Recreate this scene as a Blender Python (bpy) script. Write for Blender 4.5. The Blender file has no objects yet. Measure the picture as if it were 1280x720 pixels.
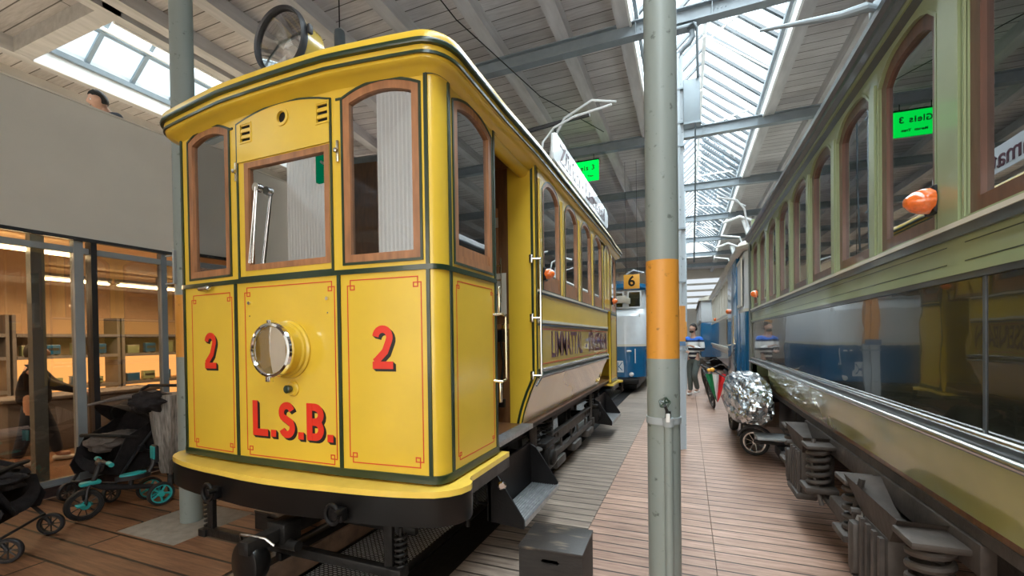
import bpy, bmesh, math, random
from mathutils import Vector, Matrix
from mathutils.geometry import tessellate_polygon
random.seed(7)
sc = bpy.context.scene
COL = sc.collection
V = Vector
PI = math.pi

# ------------------------------------------------------------------ materials
def new_mat(name):
    m = bpy.data.materials.new(name); m.use_nodes = True
    nt = m.node_tree; nt.nodes.clear()
    out = nt.nodes.new('ShaderNodeOutputMaterial')
    return m, nt, out

def mat(name, col, rough=.5, metal=0, coat=0, var=.12, scale=6, bump=0, bscale=40, col2=None, spec=.5, stretch=None, detail=4, thresh=None, coatr=.05):
    """principled paint/metal/fabric with a noise-driven wear or tone variation"""
    m, nt, out = new_mat(name)
    b = nt.nodes.new('ShaderNodeBsdfPrincipled')
    nt.links.new(b.outputs[0], out.inputs[0])
    b.inputs['Roughness'].default_value = rough
    b.inputs['Metallic'].default_value = metal
    b.inputs['Coat Weight'].default_value = coat
    b.inputs['Coat Roughness'].default_value = coatr
    b.inputs['Specular IOR Level'].default_value = spec
    tc = nt.nodes.new('ShaderNodeTexCoord'); mp = nt.nodes.new('ShaderNodeMapping')
    nt.links.new(tc.outputs['Object'], mp.inputs[0])
    if stretch: mp.inputs['Scale'].default_value = stretch
    n = nt.nodes.new('ShaderNodeTexNoise'); n.inputs['Scale'].default_value = scale; n.inputs['Detail'].default_value = detail
    nt.links.new(mp.outputs[0], n.inputs['Vector'])
    r = nt.nodes.new('ShaderNodeValToRGB')
    c = list(col)
    if col2 is None:
        a = [x*(1-var) for x in c]; d = [min(1, x*(1+var)) for x in c]
        r.color_ramp.elements[0].position = .3; r.color_ramp.elements[1].position = .7
    else:
        a = c; d = list(col2)
        t = thresh or (.45, .6)
        r.color_ramp.elements[0].position = t[0]; r.color_ramp.elements[1].position = t[1]
    r.color_ramp.elements[0].color = (*a, 1); r.color_ramp.elements[1].color = (*d, 1)
    nt.links.new(n.outputs['Fac'], r.inputs[0]); nt.links.new(r.outputs[0], b.inputs['Base Color'])
    if bump:
        n2 = nt.nodes.new('ShaderNodeTexNoise'); n2.inputs['Scale'].default_value = bscale; n2.inputs['Detail'].default_value = 3
        nt.links.new(mp.outputs[0], n2.inputs['Vector'])
        bp = nt.nodes.new('ShaderNodeBump'); bp.inputs['Strength'].default_value = bump; bp.inputs['Distance'].default_value = .01
        nt.links.new(n2.outputs['Fac'], bp.inputs['Height']); nt.links.new(bp.outputs[0], b.inputs['Normal'])
        nt.links.new(bp.outputs[0], b.inputs['Coat Normal'])
    return m

def emit(name, col, s):
    m, nt, out = new_mat(name)
    e = nt.nodes.new('ShaderNodeEmission'); e.inputs[0].default_value = (*col, 1); e.inputs[1].default_value = s
    nt.links.new(e.outputs[0], out.inputs[0]); return m

def glass(name, tint=(.8,.85,.85), refl=.12, rough=0.0, blend=.3, wav=0):
    m, nt, out = new_mat(name)
    t = nt.nodes.new('ShaderNodeBsdfTransparent'); t.inputs[0].default_value = (*tint, 1)
    g = nt.nodes.new('ShaderNodeBsdfGlossy'); g.inputs['Roughness'].default_value = rough
    g.inputs[0].default_value = (.95, .97, 1, 1)
    lw = nt.nodes.new('ShaderNodeLayerWeight'); lw.inputs[0].default_value = blend
    ad = nt.nodes.new('ShaderNodeMath'); ad.operation = 'ADD'; ad.use_clamp = True; ad.inputs[1].default_value = refl
    mx = nt.nodes.new('ShaderNodeMixShader')
    nt.links.new(lw.outputs['Fresnel'], ad.inputs[0]); nt.links.new(ad.outputs[0], mx.inputs[0])
    nt.links.new(t.outputs[0], mx.inputs[1]); nt.links.new(g.outputs[0], mx.inputs[2]); nt.links.new(mx.outputs[0], out.inputs[0])
    if wav:
        tc = nt.nodes.new('ShaderNodeTexCoord'); n2 = nt.nodes.new('ShaderNodeTexNoise'); n2.inputs['Scale'].default_value = 2.2; n2.inputs['Detail'].default_value = 1
        bp = nt.nodes.new('ShaderNodeBump'); bp.inputs['Strength'].default_value = wav; bp.inputs['Distance'].default_value = .02
        nt.links.new(tc.outputs['Object'], n2.inputs['Vector']); nt.links.new(n2.outputs['Fac'], bp.inputs['Height']); nt.links.new(bp.outputs[0], g.inputs['Normal'])
    return m

def planks(name, c1, c2, mortar, roww, length, gap=.02, rough=.6, wear=None, bump=.5, along='x', coat=0, seed=0):
    """boards: rows of width roww, running along x (or y)"""
    m, nt, out = new_mat(name)
    b = nt.nodes.new('ShaderNodeBsdfPrincipled'); nt.links.new(b.outputs[0], out.inputs[0])
    b.inputs['Roughness'].default_value = rough; b.inputs['Coat Weight'].default_value = coat; b.inputs['Coat Roughness'].default_value = .25
    tc = nt.nodes.new('ShaderNodeTexCoord'); mp = nt.nodes.new('ShaderNodeMapping')
    nt.links.new(tc.outputs['Object'], mp.inputs[0])
    if along == 'y': mp.inputs['Rotation'].default_value = (0, 0, PI/2)
    if along == 'xz': mp.inputs['Rotation'].default_value = (PI/2, 0, 0)
    mp.inputs['Location'].default_value = (seed*.37+(11 if length > 20 else 0), seed*.11, 0)
    br = nt.nodes.new('ShaderNodeTexBrick'); br.inputs['Scale'].default_value = 1
    br.inputs['Row Height'].default_value = roww; br.inputs['Brick Width'].default_value = length
    br.inputs['Mortar Size'].default_value = gap*roww; br.inputs['Mortar Smooth'].default_value = .3
    br.inputs['Color1'].default_value = (*c1, 1); br.inputs['Color2'].default_value = (*c2, 1); br.inputs['Mortar'].default_value = (*mortar, 1)
    br.offset = .37; br.inputs['Bias'].default_value = 0
    nt.links.new(mp.outputs[0], br.inputs['Vector'])
    m2 = nt.nodes.new('ShaderNodeMapping'); nt.links.new(mp.outputs[0], m2.inputs[0]); m2.inputs['Scale'].default_value = (1.2, 14, 14)
    n = nt.nodes.new('ShaderNodeTexNoise'); n.inputs['Scale'].default_value = 2.4; n.inputs['Detail'].default_value = 7; n.inputs['Roughness'].default_value = .7
    nt.links.new(m2.outputs[0], n.inputs['Vector'])
    r = nt.nodes.new('ShaderNodeValToRGB'); r.color_ramp.elements[0].position = .32; r.color_ramp.elements[1].position = .66
    w = wear or ((.55,.5,.48), (1.25,1.25,1.25))
    r.color_ramp.elements[0].color = (*w[0], 1); r.color_ramp.elements[1].color = (*w[1], 1)
    nt.links.new(n.outputs['Fac'], r.inputs[0])
    mx = nt.nodes.new('ShaderNodeMixRGB'); mx.blend_type = 'MULTIPLY'; mx.inputs[0].default_value = 1
    nt.links.new(br.outputs['Color'], mx.inputs[1]); nt.links.new(r.outputs[0], mx.inputs[2])
    n3 = nt.nodes.new('ShaderNodeTexNoise'); n3.inputs['Scale'].default_value = .9; n3.inputs['Detail'].default_value = 3
    nt.links.new(mp.outputs[0], n3.inputs['Vector'])
    r3 = nt.nodes.new('ShaderNodeValToRGB'); r3.color_ramp.elements[0].position = .3; r3.color_ramp.elements[1].position = .7
    r3.color_ramp.elements[0].color = (.78,.76,.76, 1); r3.color_ramp.elements[1].color = (1.1,1.1,1.1, 1)
    mx2 = nt.nodes.new('ShaderNodeMixRGB'); mx2.blend_type = 'MULTIPLY'; mx2.inputs[0].default_value = 1
    nt.links.new(n3.outputs['Fac'], r3.inputs[0]); nt.links.new(mx.outputs[0], mx2.inputs[1]); nt.links.new(r3.outputs[0], mx2.inputs[2])
    nt.links.new(mx2.outputs[0], b.inputs['Base Color'])
    inv = nt.nodes.new('ShaderNodeMath'); inv.operation = 'SUBTRACT'; inv.inputs[0].default_value = 1; nt.links.new(br.outputs['Fac'], inv.inputs[1])
    bp = nt.nodes.new('ShaderNodeBump'); bp.inputs['Strength'].default_value = bump; bp.inputs['Distance'].default_value = .01
    nt.links.new(inv.outputs[0], bp.inputs['Height']); nt.links.new(bp.outputs[0], b.inputs['Normal'])
    return m

def banded_pole(name, base, lo, hi, orange=(.64,.27,.035)):
    """grey paint with an orange band between two heights (world z = object z)"""
    m, nt, out = new_mat(name)
    b = nt.nodes.new('ShaderNodeBsdfPrincipled'); nt.links.new(b.outputs[0], out.inputs[0]); b.inputs['Roughness'].default_value = .42
    tc = nt.nodes.new('ShaderNodeTexCoord'); sp = nt.nodes.new('ShaderNodeSeparateXYZ'); nt.links.new(tc.outputs['Object'], sp.inputs[0])
    r = nt.nodes.new('ShaderNodeValToRGB'); r.color_ramp.interpolation = 'CONSTANT'
    mr = nt.nodes.new('ShaderNodeMath'); mr.operation = 'DIVIDE'; mr.inputs[1].default_value = 6
    nt.links.new(sp.outputs[2], mr.inputs[0]); nt.links.new(mr.outputs[0], r.inputs[0])
    r.color_ramp.elements[0].color = (*base, 1); r.color_ramp.elements[1].position = lo/6; r.color_ramp.elements[1].color = (*orange, 1)
    e = r.color_ramp.elements.new(hi/6); e.color = (*base, 1)
    n = nt.nodes.new('ShaderNodeTexNoise'); n.inputs['Scale'].default_value = 22; n.inputs['Detail'].default_value = 5; nt.links.new(tc.outputs['Object'], n.inputs['Vector'])
    r2 = nt.nodes.new('ShaderNodeValToRGB'); r2.color_ramp.elements[0].position = .27; r2.color_ramp.elements[1].position = .36
    r2.color_ramp.elements[0].color = (.25,.25,.24,1); r2.color_ramp.elements[1].color = (1,1,1,1); nt.links.new(n.outputs['Fac'], r2.inputs[0])
    mx = nt.nodes.new('ShaderNodeMixRGB'); mx.blend_type = 'MULTIPLY'; mx.inputs[0].default_value = .8
    nt.links.new(r.outputs[0], mx.inputs[1]); nt.links.new(r2.outputs[0], mx.inputs[2]); nt.links.new(mx.outputs[0], b.inputs['Base Color'])
    return m

M = {}
M['yellow'] = mat('tram yellow paint', (.72,.475,.040), .28, coat=.35, var=.05, scale=3, bump=.02, bscale=9, coatr=.1)
M['yellow_deck'] = mat('fender yellow paint', (.86,.58,.09), .25, coat=.5, var=.06, scale=8)
M['ochre'] = mat('yellow side paint glossy', (.62,.43,.085), .22, coat=1, var=.06, scale=2, bump=.05, bscale=1.4, coatr=.02)
M['dgreen'] = mat('dark green lining', (.012,.03,.014), .3, coat=.4, var=.15)
M['red'] = mat('red lettering', (.72,.03,.01), .4, var=.05)
M['redline'] = mat('red pinstripe', (.62,.05,.015), .45, var=.05)
M['black_letter'] = mat('black lettering shade', (.012,.010,.008), .5)
M['purple'] = mat('brown purple lettering', (.09,.02,.035), .4, coat=.6, var=.1)
M['wood'] = mat('varnished window wood', (.33,.14,.055), .38, coat=.3, var=.25, scale=5, stretch=(6,6,1))
M['wood_dark'] = mat('dark varnished wood', (.17,.075,.03), .35, coat=.4, var=.3, scale=5, stretch=(6,6,1))
M['black'] = mat('black iron paint', (.006,.005,.005), .45, spec=.25, var=.3, scale=12, bump=.15, bscale=60)
M['black_gloss'] = mat('black buffer paint', (.006,.005,.0045), .33, coat=.1, spec=.3, var=.3, scale=4)
M['iron'] = mat('greasy dark iron', (.010,.0085,.0075), .5, spec=.3, var=.4, scale=9, bump=.3, bscale=30)
M['iron_grey'] = mat('dusty grey iron', (.062,.052,.045), .6, metal=.15, var=.3, scale=9, bump=.3, bscale=25)
M['iron_brown'] = mat('dusty brown iron', (.055,.043,.035), .65, metal=.1, var=.35, scale=7, bump=.3, bscale=25)
M['steel'] = mat('polished steel', (.62,.62,.6), .22, metal=1, var=.1)
M['chrome'] = mat('chrome', (.85,.85,.84), .08, metal=1, var=.03)
M['brass'] = mat('nickel brass rail', (.75,.68,.5), .2, metal=1, var=.08)
M['alu'] = mat('aluminium tread', (.42,.43,.44), .35, metal=.8, var=.2, scale=20)
M['grey_beam'] = mat('blue grey beam paint', (.20,.235,.26), .45, var=.12, scale=5)
M['grey_beam_light'] = mat('light blue grey paint', (.27,.33,.37), .45, var=.08, scale=5)
M['ceil_wood'] = mat('whitewashed timber', (.52,.505,.505), .75, var=.12, scale=4, stretch=(3,.5,3))
M['boards'] = planks('whitewashed ceiling boards', (.62,.59,.585), (.51,.485,.48), (.13,.115,.105), .21, 7.5, gap=.04, rough=.8, wear=((.8,.79,.78),(1.1,1.1,1.1)), bump=.4)
M['white_paint'] = mat('white paint', (.84,.84,.82), .5, var=.05)
M['wall_beige'] = mat('beige grey plaster', (.80,.755,.67), .75, var=.04, scale=2, bump=.05, bscale=60)
M['plaster'] = mat('pale plaster', (.56,.53,.50), .85, var=.08, scale=3, bump=.1, bscale=20)
M['floor_walk'] = planks('pinkish worn boards', (.50,.32,.235), (.40,.25,.18), (.06,.035,.025), .128, 37, gap=.07, rough=.5, bump=.6, wear=((.50,.44,.42),(1.22,1.24,1.25)))
M['floor_grey'] = planks('grey worn boards', (.33,.265,.21), (.24,.19,.15), (.04,.03,.02), .128, 37, gap=.075, rough=.5, bump=.6, seed=3, wear=((.5,.47,.46),(1.3,1.3,1.3)))
M['floor_brown'] = planks('brown worn boards', (.30,.145,.070), (.20,.095,.046), (.025,.014,.008), .215, 4.2, gap=.05, rough=.5, bump=.6, seed=7)
M['concrete'] = mat('concrete', (.30,.27,.23), .8, var=.15, scale=12, bump=.2)
M['pane'] = glass('window pane', (.5,.53,.52), .38, blend=.35)
M['pane_green'] = glass('green tram pane', (.42,.46,.46), .34, blend=.4, wav=.03)
M['pane_shop'] = glass('shop glazing', (.74,.74,.75), .10, blend=.28)
M['pane_blue'] = glass('blue tram pane', (.4,.45,.48), .3, blend=.4)
M['lens'] = glass('lamp lens', (.8,.82,.8), .35, blend=.4, wav=.3)
def frost():
    m, nt, out = new_mat('frosted lower pane')
    d = nt.nodes.new('ShaderNodeBsdfDiffuse'); d.inputs[0].default_value = (.50,.58,.62,1)
    t = nt.nodes.new('ShaderNodeBsdfTranslucent'); t.inputs[0].default_value = (.10,.125,.14,1)
    a = nt.nodes.new('ShaderNodeAddShader'); nt.links.new(d.outputs[0], a.inputs[0]); nt.links.new(t.outputs[0], a.inputs[1]); nt.links.new(a.outputs[0], out.inputs[0]); return m
M['frost'] = frost()
def ribbed():
    m, nt, out = new_mat('ribbed translucent sheet')
    d = nt.nodes.new('ShaderNodeBsdfDiffuse'); d.inputs[0].default_value = (.72,.74,.73,1)
    t = nt.nodes.new('ShaderNodeBsdfTranslucent'); t.inputs[0].default_value = (.92,.94,.93,1)
    a = nt.nodes.new('ShaderNodeMixShader'); a.inputs[0].default_value = .72; nt.links.new(d.outputs[0], a.inputs[1]); nt.links.new(t.outputs[0], a.inputs[2]); nt.links.new(a.outputs[0], out.inputs[0]); return m
M['ribbed'] = ribbed()
M['sky_pane'] = glass('skylight pane', (.90,.97,.99), .0, blend=.05)
M['green'] = mat('pale green tram paint', (.275,.325,.175), .35, coat=.35, var=.08, scale=3, bump=.04, bscale=2.0, coatr=.03)
M['green_low'] = mat('glossy green lower panel', (.34,.33,.11), .25, coat=.7, var=.1, scale=2, bump=.25, bscale=3.2, coatr=.03, spec=.4)
M['dark_panel'] = mat('dark glossy panel', (.018,.020,.014), .12, coat=.7, var=.2, scale=2, bump=.16, bscale=2.2, coatr=.015, spec=.5)
M['brown_frame'] = mat('brown window frame', (.12,.055,.035), .4, coat=.3, var=.2, stretch=(6,6,1))
M['gutter'] = mat('dark grey roof edge', (.06,.075,.085), .35, coat=.3, var=.2)
M['cream'] = mat('cream paint', (.66,.62,.52), .4, coat=.3, var=.06)
M['roofgrey'] = mat('roof canvas', (.33,.33,.32), .8, var=.1)
M['blue'] = mat('tram blue paint', (.009,.11,.25), .25, coat=.8, var=.1, scale=2)
M['white_tram'] = mat('tram white paint', (.70,.73,.75), .3, coat=.6, var=.04)
M['orange_ind'] = mat('orange indicator lens', (.85,.16,.02), .15, coat=1, var=.2, scale=60)
M['amber'] = mat('orange sign', (.90,.42,.05), .5, var=.03)
M['tarp'] = mat('silver foil cover', (.55,.57,.58), .22, metal=.9, var=.35, scale=5, bump=.7, bscale=9, stretch=(1,1,2.2))
M['rubber'] = mat('rubber', (.018,.017,.016), .7, var=.3, bump=.2)
M['fabric_dark'] = mat('dark fabric', (.022,.018,.019), .9, var=.4, scale=20, bump=.4, bscale=90)
M['fabric_grey'] = mat('grey brown fabric', (.15,.125,.11), .9, var=.25, scale=14, bump=.4, bscale=60)
M['fabric_taupe'] = mat('taupe fabric', (.20,.16,.125), .9, var=.2, scale=14, bump=.4, bscale=60)
M['net'] = mat('grey rain cover', (.30,.27,.24), .7, var=.5, scale=12, bump=.6, bscale=20, stretch=(5,5,.6))
M['teal'] = mat('teal plastic', (.03,.42,.42), .4, coat=.2, var=.08)
M['plastic_dark'] = mat('dark plastic', (.022,.022,.025), .45, var=.2)
M['skin'] = mat('skin', (.55,.32,.23), .55, var=.08, scale=9)
M['hair'] = mat('dark hair', (.012,.009,.007), .7, var=.4, scale=30, bump=.6, bscale=60)
M['navy'] = mat('navy cloth', (.02,.03,.055), .85, var=.2)
M['jacket'] = mat('dark jacket', (.008,.013,.026), .8, var=.3, bump=.3)
M['gtrouser'] = mat('grey green trousers', (.10,.115,.105), .85, var=.15)
M['bright_blue'] = mat('bright blue cloth', (.03,.16,.60), .7, var=.1)
M['white_cloth'] = mat('white cloth', (.75,.75,.73), .8, var=.06)
M['shoe_white'] = mat('white shoe', (.7,.68,.66), .6, var=.05)
M['grating'] = None
M['rust'] = mat('rusty timber', (.24,.15,.10), .7, var=.3, scale=8, bump=.3)
M['rail'] = mat('worn rail steel', (.16,.15,.14), .35, metal=.9, var=.3, stretch=(4,.3,4))
M['shop_wall'] = mat('warm shop wall', (.74,.55,.36), .8, var=.05)
M['shop_floor'] = mat('brown shop floor', (.20,.11,.06), .3, coat=.3, var=.1)
M['shop_grey'] = mat('grey shelf metal', (.16,.15,.15), .6, var=.1)
M['brick'] = mat('dark brick plinth', (.05,.025,.02), .8, var=.7, scale=11, bump=.5)
M['greypaint'] = mat('grey paint', (.33,.36,.37), .45, var=.06)
M['pole_thin'] = banded_pole('light grey steel post paint', (.40,.46,.50), 1.36, 1.89)
M['pole_main'] = banded_pole('grey green pole paint', (.235,.265,.245), 1.365, 1.885)
M['tube'] = emit('warm fluorescent tube', (1,.68,.32), 14)
M['tube_white'] = emit('white fluorescent tube', (1,.95,.85), 9)
M['shelf_light'] = emit('warm shelf back light', (1,.42,.11), 1.7)
M['green_sign'] = emit('green lit sign', (.0,.82,.07), 1.0)
M['sign_text'] = mat('sign lettering green', (.0,.16,.02), .6)
M['end_window'] = emit('daylit end window', (.85,.93,1), .62)
M['exit_green'] = emit('exit sign green', (.0,.22,.09), .8)

# ------------------------------------------------------------------ mesh builder
class MB:
    def __init__(s): s.v = []; s.f = []; s.mi = []; s.cur = 0
    def add(s, vs, fs):
        o = len(s.v); s.v += [tuple(x) for x in vs]
        for f in fs: s.f.append([i+o for i in f]); s.mi.append(s.cur)
    def box(s, x0, x1, y0, y1, z0, z1, b=0):
        if b:
            return s.bbox(V(((x0+x1)/2, (y0+y1)/2, (z0+z1)/2)), (abs(x1-x0), abs(y1-y0), abs(z1-z0)), b=b)
        s.add([(x0,y0,z0),(x1,y0,z0),(x1,y1,z0),(x0,y1,z0),(x0,y0,z1),(x1,y0,z1),(x1,y1,z1),(x0,y1,z1)],
              [(0,3,2,1),(4,5,6,7),(0,1,5,4),(1,2,6,5),(2,3,7,6),(3,0,4,7)])
    def bbox(s, c, d, R=None, b=.004):
        """bevelled box"""
        bm = bmesh.new(); bmesh.ops.create_cube(bm, size=1)
        for v in bm.verts: v.co = V((v.co.x*d[0], v.co.y*d[1], v.co.z*d[2]))
        if b: bmesh.ops.bevel(bm, geom=list(bm.edges), offset=min(b, min(d)*.45), segments=2, affect='EDGES', profile=.5)
        R = R or Matrix.Identity(3)
        bm.verts.index_update()
        s.add([R @ v.co + V(c) for v in bm.verts], [[v.index for v in f.verts] for f in bm.faces]); bm.free()
    def cyl(s, p0, p1, r0, r1=None, seg=20, caps=True):
        r1 = r0 if r1 is None else r1
        p0 = V(p0); p1 = V(p1); d = (p1-p0).normalized()
        a = d.orthogonal().normalized(); b = d.cross(a)
        vs = []
        for p, r in ((p0, r0), (p1, r1)):
            for i in range(seg):
                t = 2*PI*i/seg; vs.append(p + a*math.cos(t)*r + b*math.sin(t)*r)
        fs = [(i, (i+1) % seg, seg+(i+1) % seg, seg+i) for i in range(seg)]
        if caps: fs += [tuple(range(seg-1, -1, -1)), tuple(range(seg, 2*seg))]
        s.add(vs, fs)
    def lathe(s, prof, O, A, seg=32, cap0=False, cap1=False):
        """prof: list of (dist along A, radius)"""
        O = V(O); A = V(A).normalized(); a = A.orthogonal().normalized(); b = A.cross(a); vs = []
        for (h, r) in prof:
            for i in range(seg):
                t = 2*PI*i/seg; vs.append(O + A*h + (a*math.cos(t)+b*math.sin(t))*r)
        fs = []
        for k in range(len(prof)-1):
            for i in range(seg):
                j = (i+1) % seg; fs.append((k*seg+i, k*seg+j, (k+1)*seg+j, (k+1)*seg+i))
        if cap0: fs.append(tuple(range(seg-1, -1, -1)))
        if cap1: fs.append(tuple(range((len(prof)-1)*seg, len(prof)*seg)))
        s.add(vs, fs)
    def tube(s, pts, r, seg=10, caps=True, closed=False):
        pts = [V(p) for p in pts]; n = len(pts)
        rr = r if isinstance(r, (list, tuple)) else [r]*n
        vs = []; prev = None
        for i, p in enumerate(pts):
            if closed: d = pts[(i+1) % n]-pts[i-1]
            else: d = (pts[min(i+1, n-1)]-pts[max(i-1, 0)])
            d.normalize()
            if prev is None: a = d.orthogonal().normalized()
            else:
                a = prev - d*prev.dot(d)
                a = a.normalized() if a.length > 1e-6 else d.orthogonal().normalized()
            prev = a; b = d.cross(a)
            for k in range(seg):
                t = 2*PI*k/seg; vs.append(p+(a*math.cos(t)+b*math.sin(t))*rr[i])
        fs = []
        for i in range(n if closed else n-1):
            j = (i+1) % n
            for k in range(seg):
                l = (k+1) % seg; fs.append((i*seg+k, i*seg+l, j*seg+l, j*seg+k))
        if caps and not closed: fs += [tuple(range(seg-1, -1, -1)), tuple(range((n-1)*seg, n*seg))]
        s.add(vs, fs)
    def plate(s, F, outer, holes, d0, d1):
        """flat plate in frame F=(O,U,W,N): polygon in (u,w) with holes, between depths d0<d1 along N"""
        O, U, W, N = F
        loops = [outer]+list(holes)
        tris = tessellate_polygon([[V((p[0], p[1], 0)) for p in l] for l in loops])
        flat = [p for l in loops for p in l]; n = len(flat)
        P = lambda p, d: O+U*p[0]+W*p[1]+N*d
        vs = [P(p, d1) for p in flat]+[P(p, d0) for p in flat]
        fs = []
        for t in tris:
            a, b, c = [flat[i] for i in t]
            ar = (b[0]-a[0])*(c[1]-a[1])-(b[1]-a[1])*(c[0]-a[0])
            if abs(ar) < 1e-12: continue
            t = list(t) if ar > 0 else [t[0], t[2], t[1]]
            fs.append(tuple(t)); fs.append(tuple(n+i for i in reversed(t)))
        o = 0
        for l in loops:
            k = len(l)
            for i in range(k):
                j = (i+1) % k; fs.append((o+i, n+o+i, n+o+j, o+j))
            o += k
        s.add(vs, fs)
    def loft(s, rows, closed=False, caps=False):
        n = len(rows[0]); vs = [p for r in rows for p in r]; fs = []
        for i in range(len(rows)-1):
            for k in range(n if closed else n-1):
                l = (k+1) % n; fs.append((i*n+k, i*n+l, (i+1)*n+l, (i+1)*n+k))
        if caps: fs += [tuple(range(n-1, -1, -1)), tuple(range((len(rows)-1)*n, len(rows)*n))]
        s.add(vs, fs)
    def ball(s, c, r, sc3=(1,1,1), seg=20, rings=12):
        c = V(c); vs = [c+V((0,0,r*sc3[2]))]
        for i in range(1, rings):
            a = PI*i/rings
            for k in range(seg):
                t = 2*PI*k/seg; vs.append(c+V((math.sin(a)*math.cos(t)*r*sc3[0], math.sin(a)*math.sin(t)*r*sc3[1], math.cos(a)*r*sc3[2])))
        vs.append(c-V((0,0,r*sc3[2]))); fs = []
        for k in range(seg): fs.append((0, 1+k, 1+(k+1) % seg))
        for i in range(rings-2):
            for k in range(seg):
                l = (k+1) % seg; a = 1+i*seg; fs.append((a+k, a+seg+k, a+seg+l, a+l))
        e = len(vs)-1; a = 1+(rings-2)*seg
        for k in range(seg): fs.append((e, a+(k+1) % seg, a+k))
        s.add(vs, fs)
    def coil(s, c, r, h, turns, wr, axis=(0,0,1), n=14):
        A = V(axis).normalized(); a = A.orthogonal().normalized(); b = A.cross(a); c = V(c)
        s.tube([c+A*(h*i/(turns*n))+(a*math.cos(2*PI*i/n)+b*math.sin(2*PI*i/n))*r for i in range(int(turns*n)+1)], wr, seg=8)

def base_of(parent):
    o = V((0,0,0))
    while parent is not None:
        o = o+parent.location; parent = parent.parent
    return o

def obj(name, mb, m, parent=None, sharp=32, origin=None):
    me = bpy.data.meshes.new(name)
    off = base_of(parent) if parent is not None else (V(origin) if origin is not None else V((0,0,0)))
    me.from_pydata([(v[0]-off.x, v[1]-off.y, v[2]-off.z) for v in mb.v], [], mb.f)
    ms = m if isinstance(m, (list, tuple)) else [m]
    for x in ms: me.materials.append(M[x] if isinstance(x, str) else x)
    me.polygons.foreach_set('material_index', mb.mi)
    me.polygons.foreach_set('use_smooth', [True]*len(me.polygons))
    me.update()
    bm = bmesh.new(); bm.from_mesh(me); bmesh.ops.recalc_face_normals(bm, faces=bm.faces); bm.to_mesh(me); bm.free()
    me.set_sharp_from_angle(angle=math.radians(sharp))
    o = bpy.data.objects.new(name, me); COL.objects.link(o)
    if parent is not None: o.parent = parent
    elif origin is not None: o.location = off
    return o

def tag(o, label=None, cat=None, group=None, kind=None):
    if label: o['label'] = label
    if cat: o['category'] = cat
    if group: o['group'] = group
    if kind: o['kind'] = kind
    return o

def thing(name, label, cat, loc=(0,0,0), group=None):
    o = bpy.data.objects.new(name, None); COL.objects.link(o); o.location = loc; o.empty_display_size = .1
    return tag(o, label, cat, group)

def struct(name, mb, m, sharp=32, parent=None):
    o = obj(name, mb, m, parent, sharp)
    if parent is None: o['kind'] = 'structure'
    return o

def copy_tree(o, parent=None):
    c = o.copy(); COL.objects.link(c); c.parent = parent
    for ch in list(o.children): copy_tree(ch, c)
    return c

def text_mb(txt, size, F, depth=.002, xs=1, bold=0, align='CENTER', space=1):
    """text outline as mesh in frame F"""
    cu = bpy.data.curves.new('t', 'FONT'); cu.body = txt; cu.size = size; cu.align_x = align; cu.align_y = 'CENTER'; cu.offset = bold; cu.space_character = space
    cu.extrude = depth/2; cu.resolution_u = 6
    o = bpy.data.objects.new('t', cu); COL.objects.link(o)
    dg = bpy.context.evaluated_depsgraph_get(); me = bpy.data.meshes.new_from_object(o.evaluated_get(dg))
    O, U, W, N = F; mb = MB()
    mb.add([O+U*v.co.x*xs+W*v.co.y+N*(v.co.z+depth/2) for v in me.vertices], [list(p.vertices) for p in me.polygons])
    bpy.data.objects.remove(o); bpy.data.curves.remove(cu); bpy.data.meshes.remove(me)
    return mb

def offset_open(path, w):
    """ribbon polygon of half-width w about an open path"""
    L = []; R = []; n = len(path)
    for i, p in enumerate(path):
        a = V(path[max(i-1, 0)]); b = V(path[min(i+1, n-1)]); c = V(p)
        if 0 < i < n-1:
            d1 = (c-a).normalized(); d2 = (b-c).normalized(); t = (d1+d2).normalized(); k = max(.35, t.dot(d1))
            nn = V((-t.y, t.x))*(w/k)
        else:
            t = (b-a).normalized(); nn = V((-t.y, t.x))*w
        L.append(c+nn); R.append(c-nn)
    return [tuple(p) for p in L]+[tuple(p) for p in reversed(R)]

def stroke(mb, F, path, w, d0, d1):
    O, U, W, N = F
    poly = offset_open(path, w/2); n = len(path)
    P = lambda p, d: O+U*p[0]+W*p[1]+N*d
    vs = [P(p, d1) for p in poly]+[P(p, d0) for p in poly]; m2 = len(poly); fs = []
    for i in range(n-1):
        a, b, c, d = i, i+1, m2-2-i, m2-1-i
        fs += [(a, b, c, d), (m2+d, m2+c, m2+b, m2+a)]
    for i in range(m2):
        j = (i+1) % m2; fs.append((i, m2+i, m2+j, j))
    mb.add(vs, fs)

def arc(cx, cy, rx, ry, a0, a1, n=10):
    return [(cx+rx*math.cos(math.radians(a0+(a1-a0)*i/n)), cy+ry*math.sin(math.radians(a0+(a1-a0)*i/n))) for i in range(n+1)]

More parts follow.
